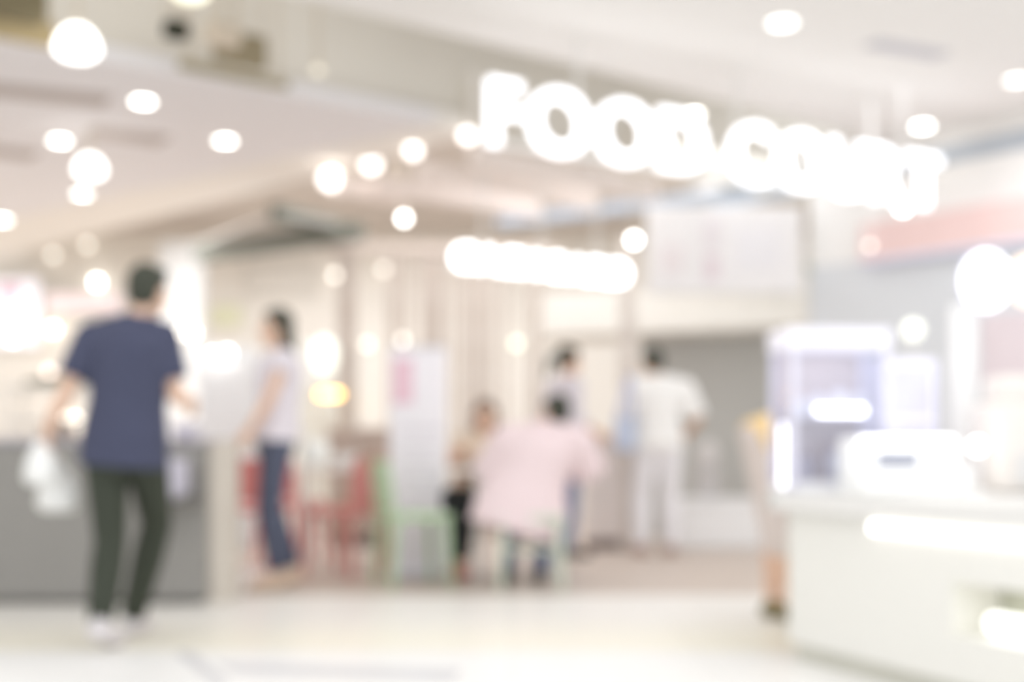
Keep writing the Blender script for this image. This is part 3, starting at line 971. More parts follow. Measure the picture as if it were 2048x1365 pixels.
def table(label, cx, cy, w_, d_, rz=0.0, z=0.74, inset=0.06):
    t = thing('dining_table', label, 'table', (cx, cy, 0), rz, 'white food court tables')
    WT = M('white_laminate', (240, 237, 232), 0.4)
    m = MB(); m.box((0, 0, z - 0.015), (w_, d_, 0.03), bevel=0.01); m.build('tabletop', WT, t)
    for sx in (-1, 1):
        for sy in (-1, 1):
            m = MB(); m.tube((sx * (w_ / 2 - inset), sy * (d_ / 2 - 0.06), z - 0.03), (sx * (w_ / 2 - inset), sy * (d_ / 2 - 0.06), 0.007), 0.02); m.build('leg', WT, t)
table('white table between the pink shirt and the person across', 0.02, 8.50, 0.86, 0.52, inset=0.19)
table('white table behind the woman in jeans, left of the banner', (708 - 1024) * 9.3 / F, 9.3, 0.80, 0.60)
t = thing('serving_bowl', 'white bowl on the white table right of the shoulder bag', 'bowl', ((688 - 1024) * 9.25 / F, 9.25, 0.742))
m = MB(); m.lathe((0, 0, 0), [(0.04, 0), (0.045, 0.012), (0.09, 0.06), (0.10, 0.085), (0.095, 0.085), (0.08, 0.06), (0.01, 0.02)]); m.build('bowl_shell', M('white_china', (246, 245, 242), 0.3), t, True)
m = MB(); m.ell((0, 0, 0.06), (0.078, 0.078, 0.02)); m.build('food', M('green_food', (206, 210, 180), 0.8), t, True)
t = thing('drink_cup', 'yellow drink cup on the white table beside the pink shirt', 'cup', (-0.17, 8.42, 0.742))
m = MB(); m.lathe((0, 0, 0), [(0.028, 0), (0.038, 0.10), (0.04, 0.105), (0.036, 0.105)]); m.build('cup_body', M('yellow_cup', (230, 214, 160), 0.4), t, True)
m = MB(); m.tube((0, 0, 0.02), (0.02, 0, 0.15), 0.004); m.build('straw', M('white_china', (246, 245, 242)), t)

# roll-up banner
t = thing('standing_banner', 'tall white banner with a pink corner standing by the green chairs', 'banner', gp(836, 8.52))
m = MB(); m.box((0, 0, 0.79), (0.38, 0.006, 1.50)); bn = m.build('banner_sheet', M('banner_white', (250, 246, 250), 0.6, var=0.01), t)
m = MB(); m.box((-0.10, -0.006, 1.32), (0.13, 0.004, 0.30)); m.build('pink_print', M('pink_print', (242, 204, 216), 0.6), bn)
m = MB()
for k in range(6):
    m.box((0.02, -0.005, 1.0 - k * 0.11), (0.26 - 0.03 * (k % 3), 0.003, 0.025))
m.build('text_lines', M('lilac_print', (230, 224, 232), 0.6), bn)
m = MB(); m.box((0, 0, 0.025), (0.40, 0.16, 0.05), bevel=0.015); m.build('base', M('banner_base', (214, 212, 216), 0.4), t)
m = MB(); m.box((0, 0, 1.545), (0.39, 0.02, 0.02)); m.build('top_rail', M('banner_base', (214, 212, 216)), t)
m = MB(); m.tube((0, 0.03, 0.05), (0, 0.015, 1.54), 0.008); m.build('pole', M('banner_base', (214, 212, 216)), t)

# slat screen
t = thing('slat_screen', 'tall screen of pale wooden slats behind the diners', 'screen', (0, 0, 0))
SLAT = M('slat_wood', (205, 192, 181), 0.65, stripes=('Z', 0.8, (199, 185, 173)))
x0, x1 = -1.72, 0.34
m = MB()
for g in ((684, 696, 708), (781, 795), (816,), (846, 861, 871, 881), (905,), (927, 941, 955, 969, 983), (1010,), (1061, 1076)):
    for px in g:
        x = (px - 1024) * 12.4 / F
        m.box((x, 12.3 + 0.1 * (x - x0), 1.42), (0.044, 0.09, 2.70))
m.build('slats', SLAT, t)
m = MB(); m.box(((x0 + x1) / 2, 12.39, 2.80), (x1 - x0 + 0.2, 0.12, 0.10), rz=math.atan(0.1)); m.build('top_rail', M('tan_rail', (206, 192, 180), 0.7), t)
m = MB(); m.box(((x0 + x1) / 2, 12.39, 0.05), (x1 - x0 + 0.2, 0.12, 0.10), rz=math.atan(0.1)); m.build('bottom_rail', M('tan_rail', (206, 192, 180)), t)

# tan counters
def cabinet(name, label, px0, px1, ptop, d, mat, dep=0.45, kick=True, doors=2, cat='cabinet'):
    xa, xb = (px0 - 1024) * d / F, (px1 - 1024) * d / F
    z = H - (ptop - HY) * d / F
    t = thing(name, label, cat, ((xa + xb) / 2, d + dep / 2, 0))
    wd = xb - xa
    m = MB(); m.box((0, 0, (z + 0.1) / 2), (wd, dep, z - 0.1)); m.build('carcass', mat, t)
    m = MB(); m.box((0, 0.02, 0.053), (wd - 0.04, dep - 0.06, 0.094)); m.build('plinth', M('dark_plinth', (160, 148, 142), 0.7), t)
    m = MB(); m.box((0, 0, z + 0.012), (wd + 0.03, dep + 0.03, 0.024), bevel=0.006); m.build('worktop', M('tan_top', (222, 208, 196), 0.5), t)
    for k in range(doors):
        dw = wd / doors
        m = MB(); m.box((-wd / 2 + dw * (k + .5), -dep / 2 - 0.008, (z + 0.1) / 2), (dw - 0.012, 0.016, z - 0.13)); dr = m.build('door', mat, t)
        m = MB(); m.box((-wd / 2 + dw * (k + .5) + dw * 0.35, -dep / 2 - 0.024, z - 0.16), (0.015, 0.02, 0.10)); m.build('handle', RING, dr)
    return t
cabinet('low_cabinet', 'tan low cabinet left of the beige post', 1172, 1246, 880, 10.9, M('tan_cabinet', (246, 238, 233), 0.6), doors=1)
cabinet('low_cabinet', 'brown low cabinet behind the left white table', 655, 790, 862, 11.2, M('brown_cabinet', (196, 180, 168), 0.6), doors=2)

# amber heat lamp box and mint glowing fridge
t = thing('heat_lamp', 'amber glowing heat lamp on the brown cabinet', 'lamp', ((655 - 1024) * 11.45 / F + 0.03, 11.40, 1.052))
m = MB(); m.box((0, 0, 0.01), (0.30, 0.2, 0.02)); m.build('base', M('lamp_metal', (214, 204, 190), 0.4), t)
for k in (-1, 1):
    m = MB(); m.tube((0.13 * k, 0.05, 0.02), (0.13 * k, 0.05, 0.34), 0.01); m.build('post', M('lamp_metal', (214, 204, 190)), t)
m = MB(); m.box((0, 0.04, 0.34), (0.30, 0.14, 0.03)); m.build('hood', M('lamp_metal', (214, 204, 190)), t)
m = MB(); m.cap((-0.075, -0.02, 0.30), 0.03, (0.075, -0.02, 0.30), 0.03); m.build('tube', bulbmat('amber'), t, True)
t = thing('drinks_fridge', 'mint glowing drinks fridge behind the woman in jeans', 'fridge', ((655 - 1024) * 13.6 / F, 13.6, 0))
m = MB(); m.box((0, 0.05, 0.98), (0.62, 0.5, 1.94), bevel=0.02); m.build('cabinet_body', M('fridge_body', (234, 232, 224), 0.5), t)
m = MB(); m.ell((0, -0.205, 1.84), (0.13, 0.03, 0.19)); m.build('glow_panel', lampmat('mint_panel', (247, 253, 240), 0.75), t)
m = MB(); m.box((0, -0.21, 0.85), (0.54, 0.02, 1.4)); dr = m.build('door', M('fridge_door', (228, 226, 214), 0.3), t)
m = MB(); m.box((0.23, -0.235, 0.95), (0.02, 0.03, 0.4)); m.build('handle', RING, dr)
t = thing('drinks_fridge', 'tall cool white fridge left of the woman in jeans', 'fridge', ((456 - 1024) * 11.2 / F, 11.2, 0))
m = MB(); m.box((0, 0.1, 0.88), (0.46, 0.5, 1.74), bevel=0.02); m.build('cabinet_body', M('cool_white', (238, 240, 241), 0.5), t)
m = MB(); m.box((0, -0.16, 1.0), (0.42, 0.02, 1.3)); dr = m.build('door', M('cool_door', (248, 250, 252), 0.3), t)
m = MB(); m.box((0.17, -0.185, 1.0), (0.02, 0.03, 0.4)); m.build('handle', RING, dr)
# yellow-green placard above the white fridge, dark shapes
o = MB(); o.box(W(452, 632, 15.95), (0.36, 0.03, 0.24))
tag(o.build('wall_poster', M('lime_poster', (236, 236, 204), 0.7)), 'pale lime poster on the back wall left of the woman head', 'poster')
o = MB(); o.box(W(560, 560, 15.95), (0.9, 0.03, 0.4))
tag(o.build('wall_poster', M('grey_poster', (228, 222, 212), 0.7)), 'wide pale grey poster above the woman head', 'poster')

# ---------------- dark serving counter on the left
t = thing('serving_counter', 'long dark grey serving counter behind the walking man', 'counter', (0, 0, 0))
DC = M('dark_laminate', (154, 151, 146), 0.6, var=0.04)
xa, xb = -3.9, (412 - 1024) * 7.15 / F
m = MB(); m.box(((xa + xb) / 2, 7.5, 0.47), (xb - xa, 0.7, 0.86)); m.build('front_panel', DC, t)
m = MB(); m.box(((xa + xb) / 2, 7.53, 0.02), (xb - xa - 0.04, 0.66, 0.04)); m.build('plinth', M('counter_plinth', (132, 128, 122), 0.7), t)
m = MB(); m.box(((xa + xb) / 2, 7.5, 0.915), (xb - xa + 0.04, 0.74, 0.03), bevel=0.008); m.build('worktop', M('lilac_top', (182, 176, 184), 0.4), t)
m = MB(); m.box((-1.87, 7.05, 0.585), (0.30, 0.22, 0.015)); m.build('ledge', M('counter_plinth', (132, 128, 122)), t)  # ledge and bowl stack give the pale blobs on the counter front
CH = M('white_china', (246, 245, 242))
def bowl_stack(label, x, y, z, n, r, mat=CH):
    for k in range(n):
        t = thing('paper_bowl', label[k], 'bowl', (x, y, z + k * 0.028), 0, 'white bowls on the dark counter')
        m = MB(); m.lathe((0, 0, 0), [(r * .55, 0), (r * .6, 0.004), (r * .95, 0.045), (r, 0.055), (r * .93, 0.055), (r * .5, 0.012)], 20); m.build('bowl_shell', mat, t, True)
LB = M('lilac_bowl', (226, 222, 232), 0.4)
bowl_stack(['lowest white bowl of the stack on the counter ledge', 'second lowest white bowl on the counter ledge', 'third white bowl up on the counter ledge', 'fourth white bowl up on the counter ledge', 'fifth white bowl up on the counter ledge', 'second highest white bowl on the counter ledge', 'topmost white bowl of the stack on the counter ledge'], -1.87, 7.045, 0.593, 7, 0.10, LB)
bowl_stack(['bottom lilac bowl of the low stack on the counter top near its end', 'topmost lilac bowl of the low stack on the counter top near its end'], -1.86, 7.3, 0.932, 2, 0.085, LB)
# goods on the counter at far left
t = thing('display_rack', 'cream two-shelf rack standing on the dark counter at the left edge', 'rack', (-2.72, 7.6, 0.932))
CRK = M('cream_rack', (238, 233, 224), 0.6)
for z in (0.006, 0.10, 0.30):
    m = MB(); m.box((0, 0, z), (0.5, 0.3, 0.02)); m.build('shelf', CRK, t)
for sx in (-1, 1):
    for sy in (-1, 1):
        m = MB(); m.tube((sx * .23, sy * .13, 0), (sx * .23, sy * .13, 0.31), 0.01); m.build('post', CRK, t)
OL = M('olive_tray', (138, 134, 112), 0.7)
t = thing('food_tray', 'dark olive food tray on the top shelf of the cream rack', 'tray', (-2.68, 7.58, 1.248))
m = MB(); m.box((0, 0, 0.012), (0.34, 0.22, 0.024), bevel=0.008); m.build('tray_base', OL, t)
m = MB(); m.ell((0, 0, 0.03), (0.14, 0.085, 0.03)); m.build('food', M('brown_food', (150, 140, 118), 0.8), t, True)
t = thing('cardboard_box', 'brown box on the dark counter, below the cream rack shelf', 'box', (-2.60, 7.32, 0.932))
m = MB(); m.box((0, 0, 0.045), (0.16, 0.12, 0.09), bevel=0.004); m.build('box_body', M('brown_card', (176, 160, 146), 0.8), t)
m = MB(); m.box((0, 0, 0.0925), (0.165, 0.05, 0.005)); m.build('tape', CRK, t)

# ---------------- far left shop: lit sign boxes
def lightbox(label, px, py, d, wpx, hpx, col, st, prints=()):
    p = W(px, py, d)
    t = thing('lightbox_sign', label, 'lit sign', p, 0)
    w_, h_ = wpx * d / F, hpx * d / F
    m = MB(); m.box((0, 0.04, 0), (w_ + 0.04, 0.10, h_ + 0.04)); m.build('frame', RING, t)
    m = MB(); m.box((0, -0.016, 0), (w_, 0.01, h_)); pn = m.build('panel', M('panel_%d_%d' % (px, py), col, 0.5, emit=st, ecol=col), t)
    for (x, z, a, b, c2) in prints:
        m = MB(); m.box((x * w_, -0.024, z * h_), (a * w_, 0.005, b * h_)); m.build('print', M('print_%d_%d_%d' % c2, c2, 0.6), pn)
lightbox('white lit sign with a pink top at the left edge', 30, 625, 15.85, 95, 130, (248, 244, 252), 0.45, ((-0.1, 0.32, .5, .2, (244, 208, 224)),))
lightbox('wide pale pink lit sign left of the walking man head', 168, 606, 15.85, 150, 34, (246, 228, 228), 0.35)
lightbox('long warm lit sign above the walking man left shoulder', 205, 660, 15.85, 110, 26, (252, 240, 222), 0.5)
wall_spot(34, 620, 'white', 'white spotlight, upper one on the lit sign at the left edge', 15.74)
wall_spot(30, 678, 'white', 'white spotlight, lower one on the lit sign at the left edge', 15.74)

# ---------------- menu boards over the grey hatch
lightbox('large white menu board with pink pictures above the grey shutter', 1450, 500, 11.15, 300, 165, (230, 227, 226), 0.15,
         ((-0.09, 0.18, .10, .36, (238, 231, 233)), (-0.09, -0.22, .10, .30, (234, 221, 225)), (-0.36, -0.12, .16, .34, (242, 234, 234)), (0.22, 0.02, .30, .5, (244, 242, 244)), (-0.33, 0.30, .2, .18, (250, 247, 246))))
bpy.data.objects[[o.name for o in bpy.data.objects if o.get('label', '').startswith('large white menu')][0]].name = 'menu_board'

# low white bench and bin by the shutter
t = thing('low_bench', 'low white bench in front of the grey shutter', 'bench', (1.98, 11.25, 0))
WB = M('white_bench', (255, 254, 252), 0.5)
m = MB(); m.box((0, 0, 0.20), (1.22, 0.40, 0.38), bevel=0.01); m.build('bench_body', WB, t)
m = MB(); m.box((0, 0, 0.41), (1.26, 0.44, 0.04), bevel=0.01); m.build('bench_top', WB, t)
t = thing('display_stand', 'slim grey white stand with rounded top on the low bench', 'stand', ((1416 - 1024) * 11.2 / F, 11.2, 0.43))
m = MB(); m.box((0, 0, 0.17), (0.17, 0.12, 0.34), bevel=0.02); m.build('column', M('stand_grey', (208, 204, 202), 0.6), t)
m = MB(); m.ell((0, -0.01, 0.40), (0.085, 0.05, 0.10)); m.build('round_head', M('stand_pale', (226, 221, 218), 0.6), t, True)

# ================================================================ KIOSK ON THE RIGHT
K0 = Vector((1.150, 5.33, 0))
KS = Vector((0.371, -0.928, 0))
KN = Vector((0.928, 0.371, 0))
def kp(s, n=0.0):
    return K0 + KS * s + KN * n
t = thing('kiosk_counter', 'low glowing white kiosk counter in the right foreground', 'counter', (0, 0, 0))
KW = M('kiosk_white', (240, 238, 231), 0.45, var=0.015, scale=2)
KT = M('kiosk_top', (236, 234, 230), 0.35, var=0.015)
m = MB()
foot = [K0.xy, kp(2.3).xy, kp(2.3, 1.3).xy, (3.1, 6.02), (1.335, 6.02)]
s0, s1, z0, z1, nd = 0.99, 2.0, 0.235, 0.415, 0.22
# front built around the niche
m.poly([kp(0).xy, kp(s0).xy, kp(s0, nd).xy, (K0 + Vector((0.14, 0.35, 0)) + KN * 0.05).xy], 0.07, 0.62)
m.poly([kp(s0).xy, kp(s1).xy, kp(s1, nd).xy, kp(s0, nd).xy], 0.07, z0)
m.poly([kp(s0).xy, kp(s1).xy, kp(s1, nd).xy, kp(s0, nd).xy], z1, 0.62)
m.poly([kp(s1).xy, kp(2.3).xy, kp(2.3, nd).xy, kp(s1, nd).xy], 0.07, 0.62)
m.poly([kp(0.02, nd).xy, kp(2.3, nd).xy, kp(2.3, 1.3).xy, (3.1, 6.02), (1.335, 6.02)], 0.07, 0.62)
m.build('cabinet_body', KW, t)
m = MB()
m.poly([kp(0.03, 0.03).xy, kp(2.28, 0.03).xy, kp(2.28, 1.27).xy, (3.05, 5.98), (1.36, 5.98)], 0.0, 0.07)
m.build('plinth', M('kiosk_plinth', (214, 212, 200), 0.6), t)
m = MB()
m.poly([(1.062, 5.33), kp(-0.06, -0.05).xy, kp(2.36, -0.05).xy, kp(2.36, 1.36).xy, (3.15, 6.08), (1.27, 6.08), (1.20, 5.9)], 0.62, 0.695)
m.build('countertop', KT, t)
STRIP = lampmat('led_strip', (255, 254, 250), 3.2)
m = MB()
m.poly([kp(0.56, -0.012).xy, kp(2.25, -0.012).xy, kp(2.25, 0.0).xy, kp(0.56, 0.0).xy], 0.565, 0.595)
m.build('led_strip', STRIP, t)
m = MB()
m.poly([kp(s0 + .003, nd - .01).xy, kp(s1 - .003, nd - .01).xy, kp(s1 - .003, nd - .002).xy, kp(s0 + .003, nd - .002).xy], z0 + .002, z1 - .002)
m.build('niche_back', M('niche_grey', (188, 188, 172), 0.6), t)
m = MB()
a, b = kp(s0 + 0.10, 0.10), kp(s1 - 0.05, 0.10)
m.cap(a + Vector((0, 0, z0 + 0.045)), 0.035, b + Vector((0, 0, z0 + 0.045)), 0.035)
m.build('niche_light', lampmat('niche_tube', (253, 253, 250), 1.6), t, True)

# lit glass display case
CA = math.atan2(0.10, 0.99)
t = thing('display_case', 'lit glass display case with lilac white frame on the kiosk counter', 'display case', (1.150, 5.28, 0.697), CA)
CW, CD, CHH = 0.42, 0.28, 0.63
FR = M('case_frame', (228, 226, 238), 0.4, emit=0.12, ecol=(228, 228, 250))  # weak emission brightens the frame itself, which is no lamp
for x in (0.012, CW - 0.012):
    for y in (0.012, CD - 0.012):
        m = MB(); m.box((x, y, CHH / 2), (0.024, 0.024, CHH)); m.build('post', FR, t)
m = MB(); m.box((CW / 2, CD / 2, CHH + 0.005), (CW + 0.02, CD + 0.02, 0.085), bevel=0.008); tp = m.build('light_canopy', M('case_canopy', (234, 232, 240), 0.4, emit=0.2, ecol=(240, 238, 248)), t)
m = MB(); m.box((CW / 2, CD / 2, 0.02), (CW, CD, 0.04)); m.build('base', M('case_base', (246, 245, 248), 0.4), t)
m = MB(); m.box((CW / 2, CD / 2, 0.315), (CW - 0.03, CD - 0.03, 0.014)); m.build('shelf', M('case_shelf', (238, 237, 246), 0.3), t)
m = MB(); m.box((CW / 2 + 0.01, 0.02, 0.336), (0.20, 0.02, 0.028)); m.build('shelf_light', lampmat('case_led', (252, 252, 255), 5.0), t)
m = MB(); m.box((-0.006, 0.09, 0.15), (0.012, 0.03, 0.26)); m.build('post_light', lampmat('case_led2', (248, 249, 255), 1.9), t)
GP = glass('clear_glass')
for nm, c_, sz in (('front_pane', (CW / 2, 0.004, CHH / 2), (CW - 0.05, 0.004, CHH - 0.04)), ('side_pane', (0.004, CD / 2, CHH / 2), (0.004, CD - 0.05, CHH - 0.04)), ('side_pane', (CW - 0.004, CD / 2, CHH / 2), (0.004, CD - 0.05, CHH - 0.04))):
    m = MB(); m.box(c_, sz); m.build(nm, GP, t)
m = MB(); m.box((CW / 2, CD - 0.004, CHH / 2), (CW - 0.05, 0.006, CHH - 0.05)); m.build('back_panel', M('case_back', (208, 197, 196), 0.6, emit=0.12, ecol=(214, 203, 200)), t)  # weak emission lightens the shadowed panel
Rc = Matrix.Rotation(CA, 3, 'Z')
def incase(x, y, z):
    return Vector((1.150, 5.28, 0.697)) + Rc @ Vector((x, y, z))
CUPW = M('cup_white', (246, 246, 250), 0.4)
def cup(label, x, y, z, r, h_, mat, lidm):
    t = thing('dessert_cup', label, 'cup', incase(x, y, z), 0, 'dessert cups in the display case')
    m = MB(); m.lathe((0, 0, 0), [(r * .7, 0), (r, h_), (r * .92, h_)], 18); m.build('cup_body', mat, t, True)
    m = MB(); m.ell((0, 0, h_), (r * .95, r * .95, r * .7), seg=16, rin=8); m.build('topping', lidm, t, True)
TP = M('topping_pink', (236, 218, 216), 0.6); TW = M('topping_white', (244, 243, 250), 0.6); TB = M('topping_brown', (186, 172, 178), 0.6)
cup('white dessert cup with pinkish topping at the left of the upper shelf', 0.075, 0.10, 0.323, 0.035, 0.06, CUPW, TP)
cup('white dessert cup second from the left on the upper shelf', 0.17, 0.16, 0.323, 0.035, 0.06, CUPW, TW)
cup('white dessert cup third from the left on the upper shelf', 0.265, 0.16, 0.323, 0.035, 0.08, CUPW, TW)
cup('white dessert cup at the right of the upper shelf', 0.35, 0.16, 0.323, 0.032, 0.07, CUPW, TW)
cup('grey dessert cup at the left of the lower shelf', 0.12, 0.15, 0.041, 0.045, 0.09, M('cup_grey', (196, 190, 200), 0.4), TB)
cup('pale dessert cup in the middle of the lower shelf', 0.23, 0.12, 0.041, 0.035, 0.10, CUPW, TW)
cup('pale dessert cup at the right of the lower shelf', 0.33, 0.12, 0.041, 0.035, 0.08, CUPW, TW)

# paler case beside it
t = thing('drinks_cabinet', 'pale lilac glass cabinet right of the lit display case', 'display case', (1.575, 5.48, 0.697), 0.08)
PL = M('pale_lilac', (238, 236, 242), 0.4, emit=0.3, ecol=(236, 234, 250))  # glow put into the colour to brighten the whole cabinet
m = MB(); m.box((0.125, 0.24, 0.28), (0.25, 0.03, 0.56)); m.build('back_panel', PL, t)
for z in (0.012, 0.30, 0.55):
    m = MB(); m.box((0.125, 0.125, z), (0.25, 0.25, 0.024)); m.build('shelf', PL, t)
for x in (0.006, 0.244):
    m = MB(); m.box((x, 0.125, 0.28), (0.012, 0.25, 0.55)); m.build('side_panel', PL, t)
m = MB(); m.box((0.125, 0.004, 0.28), (0.22, 0.004, 0.5)); m.build('front_pane', GP, t)

# white appliance (ice cream machine) in front
t = thing('ice_cream_machine', 'bright white lit machine with grey window on the kiosk counter', 'machine', (1.36, 4.93, 0.697), 0.06)
AP = M('appliance_white', (246, 246, 244), 0.35, emit=0.12, ecol=(255, 255, 252))  # weak emission brightens base and housing beyond the light they receive
m = MB(); m.box((0.21, 0.16, 0.05), (0.44, 0.32, 0.10), bevel=0.02); m.build('base', AP, t)
m = MB(); m.box((0.21, 0.22, 0.12), (0.44, 0.20, 0.20), bevel=0.02); m.build('housing', AP, t)
m = MB(); m.box((0.17, 0.115, 0.135), (0.17, 0.012, 0.06)); m.build('window', M('grey_window', (150, 152, 166), 0.3), t)
m = MB(); m.box((0.20, 0.12, 0.205), (0.36, 0.10, 0.03), bevel=0.008); m.build('top_light', lampmat('machine_led', (255, 255, 252), 2.2), t)
t = thing('round_lamp', 'small round white lamp right of the white machine', 'lamp', W(1955, 893, 4.95) - Vector((0, 0, 0.19)))
bz = 0.697 - t.location.z
m = MB(); m.lathe((0, 0, bz), [(0.05, 0), (0.05, 0.012), (0.01, 0.02)]); m.build('base', RING, t)
m = MB(); m.tube((0, 0, bz + 0.015), (0, 0, 0.17), 0.007); m.build('stem', RING, t)
m = MB(); m.ell((0, 0, 0.19), (0.026, 0.026, 0.026), seg=16, rin=10); m.build('bulb', lampmat('round_lamp_glow', (255, 255, 252), 5.0), t, True)
def counter_item(px, d):
    return Vector(((px - 1024) * d / F, d, 0.697))
# small round lamps seen around the case
def stem_lamp(px, py, d, r, kind, label):
    p = W(px, py, d)
    t = thing('stem_lamp', label, 'lamp', (p.x, p.y, 0.697), 0, 'small lamps on the kiosk')
    hgt = p.z - 0.697
    m = MB(); m.lathe((0, 0, 0), [(0.03, 0), (0.03, 0.01), (0.008, 0.015)]); m.build('base', RING, t)
    m = MB(); m.tube((0, 0, 0.01), (0, 0, hgt), 0.006); m.build('stem', RING, t)
    m = MB(); m.ell((0, 0, hgt), (r, r, r), seg=14, rin=8); m.build('bulb', bulbmat(kind), t, True)
stem_lamp(1826, 660, 5.95, 0.045, 'dimmint', 'small mint lamp on a stem above the pale lilac cabinet')
stem_lamp(1860, 757, 5.78, 0.02, 'pale', 'small pale lamp on a stem right of the pale lilac cabinet')

# round signs on a post
t = thing('round_sign', 'round white glowing sign on the white post at the right', 'sign', (1.93, 5.50, 0.697), 0)
zc = W(1970, 562, 5.5).z - 0.697
xc = W(1970, 562, 5.5).x - 1.93
Ry = Matrix.Rotation(PI / 2, 3, 'X')
m = MB(); m.box((0.03, 0.06, zc / 2 - 0.05), (0.10, 0.05, zc - 0.1)); m.build('post', M('sign_post', (248, 247, 245), 0.5), t)
def disc(r, rz_, th):
    m = MB()
    m.loft([[Vector((r * 0.82 * math.cos(2 * PI * i / 40), y, r * math.sin(2 * PI * i / 40))) for i in range(40)] for y in (-th / 2, th / 2)])
    return m
m = disc(0.122, 0, 0.05); d_ = m.build('disc', lampmat('round_sign_glow', (252, 253, 255), 1.7), t); d_.location = (xc, 0, zc)
m = disc(0.128, 0, 0.03); d_ = m.build('rim', M('rim_blue', (226, 226, 244), 0.5), t); d_.location = (xc, 0.012, zc)
m = MB(); m.tube((0.03, 0.05, zc - 0.12), (xc, 0.02, zc - 0.1), 0.012); m.build('bracket', RING, t)
t = thing('round_sign', 'round pale orange sign cut by the right edge of the photo', 'sign', (2.36, 5.72, 0.697), 0)
zc2 = W(2062, 560, 5.72).z - 0.697
xc2 = W(2062, 560, 5.72).x - 2.36
m = MB(); m.box((0.02, 0.05, zc2 / 2 - 0.05), (0.05, 0.04, zc2 - 0.1)); m.build('post', M('sign_post', (248, 247, 245)), t)
m = disc(0.115, 0, 0.04); d_ = m.build('disc', lampmat('orange_sign_glow', (255, 232, 212), 0.9), t); d_.location = (xc2, 0, zc2)
m = MB(); m.tube((0.02, 0.04, zc2 - 0.12), (xc2, 0.01, zc2 - 0.09), 0.012); m.build('bracket', RING, t)

# beige machine and pinkish panel behind at right edge
t = thing('coffee_machine', 'tall beige machine standing on the kiosk at the right edge', 'machine', counter_item(2052, 5.05), 0.05)
BGE = M('beige_machine', (241, 234, 227), 0.5)
m = MB(); m.box((0, 0.12, 0.18), (0.26, 0.28, 0.36), bevel=0.03); m.build('housing', BGE, t)
m = MB(); m.box((0.01, 0.12, 0.41), (0.2, 0.22, 0.12), bevel=0.03); m.build('hopper', BGE, t)
m = MB(); m.box((0.0, -0.03, 0.10), (0.1, 0.02, 0.12)); m.build('spout_panel', M('pale_grey_panel', (228, 226, 224), 0.4), t)
o = wall_strip(1.35, 1.9, 0.03, 1.7, 3.4, 0.03).build('wall_panel', M('pink_panel', (232, 220, 224), 0.7))
tag(o, 'dusty pink panel on the shop wall at the right edge', 'panel')

# shop fascia in pink
t = thing('shop_fascia', 'pink red shop fascia on the right wall', 'fascia', (0, 0, 0))
wall_strip(2.44, 2.74, 0.10, 0.62, 7.0, 0.10).build('fascia_board', M('pink_fascia', (243, 214, 210), 0.6, var=0.03), t)
wall_strip(2.40, 2.44, 0.10, 0.62, 7.0, 0.10).build('light_edge', M('lilac_edge', (226, 226, 244), 0.5), t)
# downlight bits near fascia
def fascia_spot(px, py, d, kind, label, r=0.035):
    p = W(px, py, d)
    t = thing('hanging_spotlight', label, 'spotlight', p, 0, 'small hanging spotlights')
    m = MB(); m.ell((0, 0, 0), (r, r, r), seg=14, rin=8); m.build('bulb', bulbmat(kind), t, True)
    m = MB(); m.tube((0, 0, 0.02), (0, 0, 3.4 - p.z), 0.006); m.build('stem', RING, t)
fascia_spot(1806, 414, 8.6, 'white', 'spotlight between the letters R and T of the big sign')
fascia_spot(1740, 492, 9.0, 'faint', 'faint spotlight left of the pink fascia', 0.022)

# little things on the soffit ledge: plant and jars
t = thing('potted_plant', 'small dark green potted plant on the cream soffit ledge', 'plant', W(1632, 605, 11.6).xy.to_3d() + Vector((0, 0, 2.36)))
m = MB(); m.lathe((0, 0, 0), [(0.045, 0), (0.06, 0.08), (0.052, 0.08)]); m.build('pot', M('grey_pot', (214, 212, 206), 0.6), t)
m = MB()
rnd = random.Random(3)
for k in range(26):
    a = rnd.uniform(0, 2 * PI); e = rnd.uniform(0.2, 1.2); L = rnd.uniform(0.06, 0.12)
    p = Vector((math.cos(a) * math.cos(e), math.sin(a) * math.cos(e), math.sin(e)))
    m.ell(Vector((0, 0, 0.09)) + p * L * 0.7, (0.012, 0.03, L * 0.6), basis(p), 8, 6)
m.build('leaves', M('leaf_green', (150, 164, 150), 0.7), t, True)

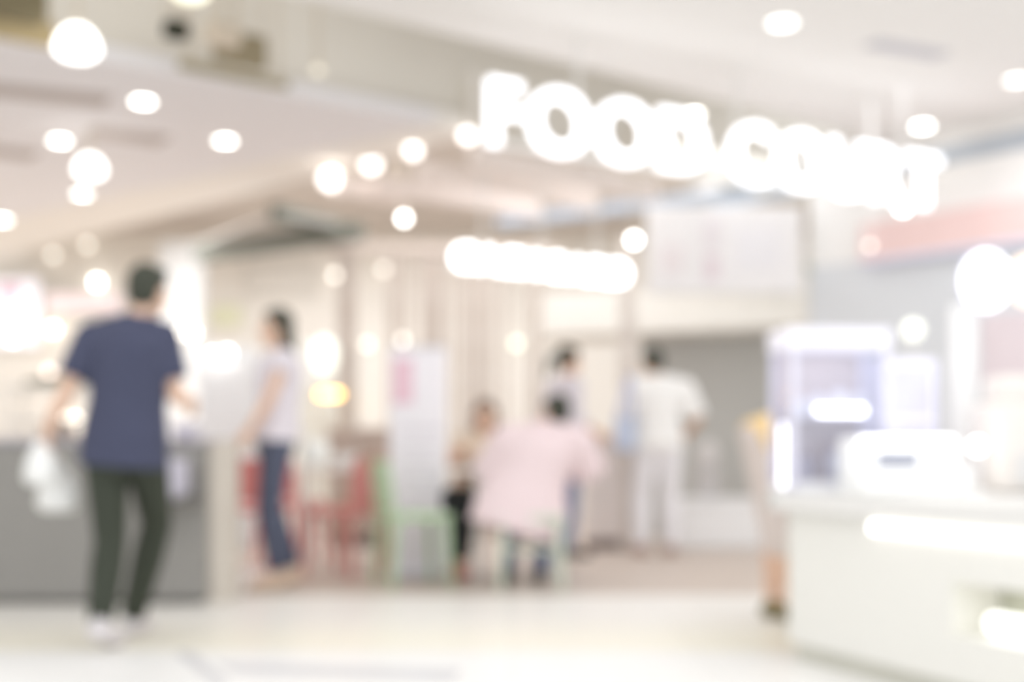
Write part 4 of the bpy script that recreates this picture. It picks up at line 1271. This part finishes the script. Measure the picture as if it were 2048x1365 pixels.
# ================================================================ LIGHT
w = bpy.data.worlds.new('hall')
S.world = w
w.use_nodes = True
bg = w.node_tree.nodes['Background']
bg.inputs['Color'].default_value = (0.965, 1.0, 1.05, 1)
bg.inputs['Strength'].default_value = 1.3

def area(name, loc, size, power, rot=(0, 0, 0), col=(0.97, 0.99, 1.03)):
    l = bpy.data.lights.new(name, 'AREA')
    l.shape = 'RECTANGLE'
    l.size, l.size_y = size
    l.energy = power
    l.color = col
    o = bpy.data.objects.new(name, l)
    COL.objects.link(o)
    o.location = loc
    o.rotation_euler = rot
    o['kind'] = 'helper'
    return o
area('food_court_fill', (-0.5, 12.6, 3.45), (6, 4), 172, col=(0.95, 0.99, 1.06))  # unseen panel added to brighten the food court
area('mall_fill', (0.0, 4.5, 3.3), (7, 3), 55)  # unseen fill added over the mall floor
area('left_hall_fill', (-4.8, 12.2, 3.1), (4, 3), 130)  # added to lighten the left hall, no fixture modelled
area('right_fill', (3.2, 7.6, 3.3), (2, 3), 34)  # unseen fill added for the dim right side
area('slot_fill_left', E1.lerp(E2, 0.5) - U * 1.5 + Vector((0, 0, 1.3)), (4, 0.5), 15, (0, 0, math.atan2(U.y, U.x)))  # added inside the slot to brighten the beige bulkhead
area('case_fill', incase(CW / 2, CD / 2 - 0.02, 0.58), (0.3, 0.15), 0.22, (0, 0, CA), (1.0, 0.98, 0.98))  # added unseen under the canopy to lighten the case interior

# ================================================================ CAMERA
cam = bpy.data.cameras.new('camera')
co = bpy.data.objects.new('camera', cam)
COL.objects.link(co)
co.location = (0, 0, H)
co.rotation_euler = (PI / 2, 0, 0)
cam.sensor_width = 36.0
cam.lens = 45.0
cam.shift_y = (HY - 682.5) / 2048.0
cam.clip_start = 0.05
cam.dof.use_dof = True
cam.dof.focus_distance = 1.1
cam.dof.aperture_fstop = 1.95
cam.dof.aperture_blades = 9
S.camera = co
S.view_settings.view_transform = 'Standard'
S.view_settings.look = 'None'
S.view_settings.exposure = 0.2
S.view_settings.gamma = 1.0
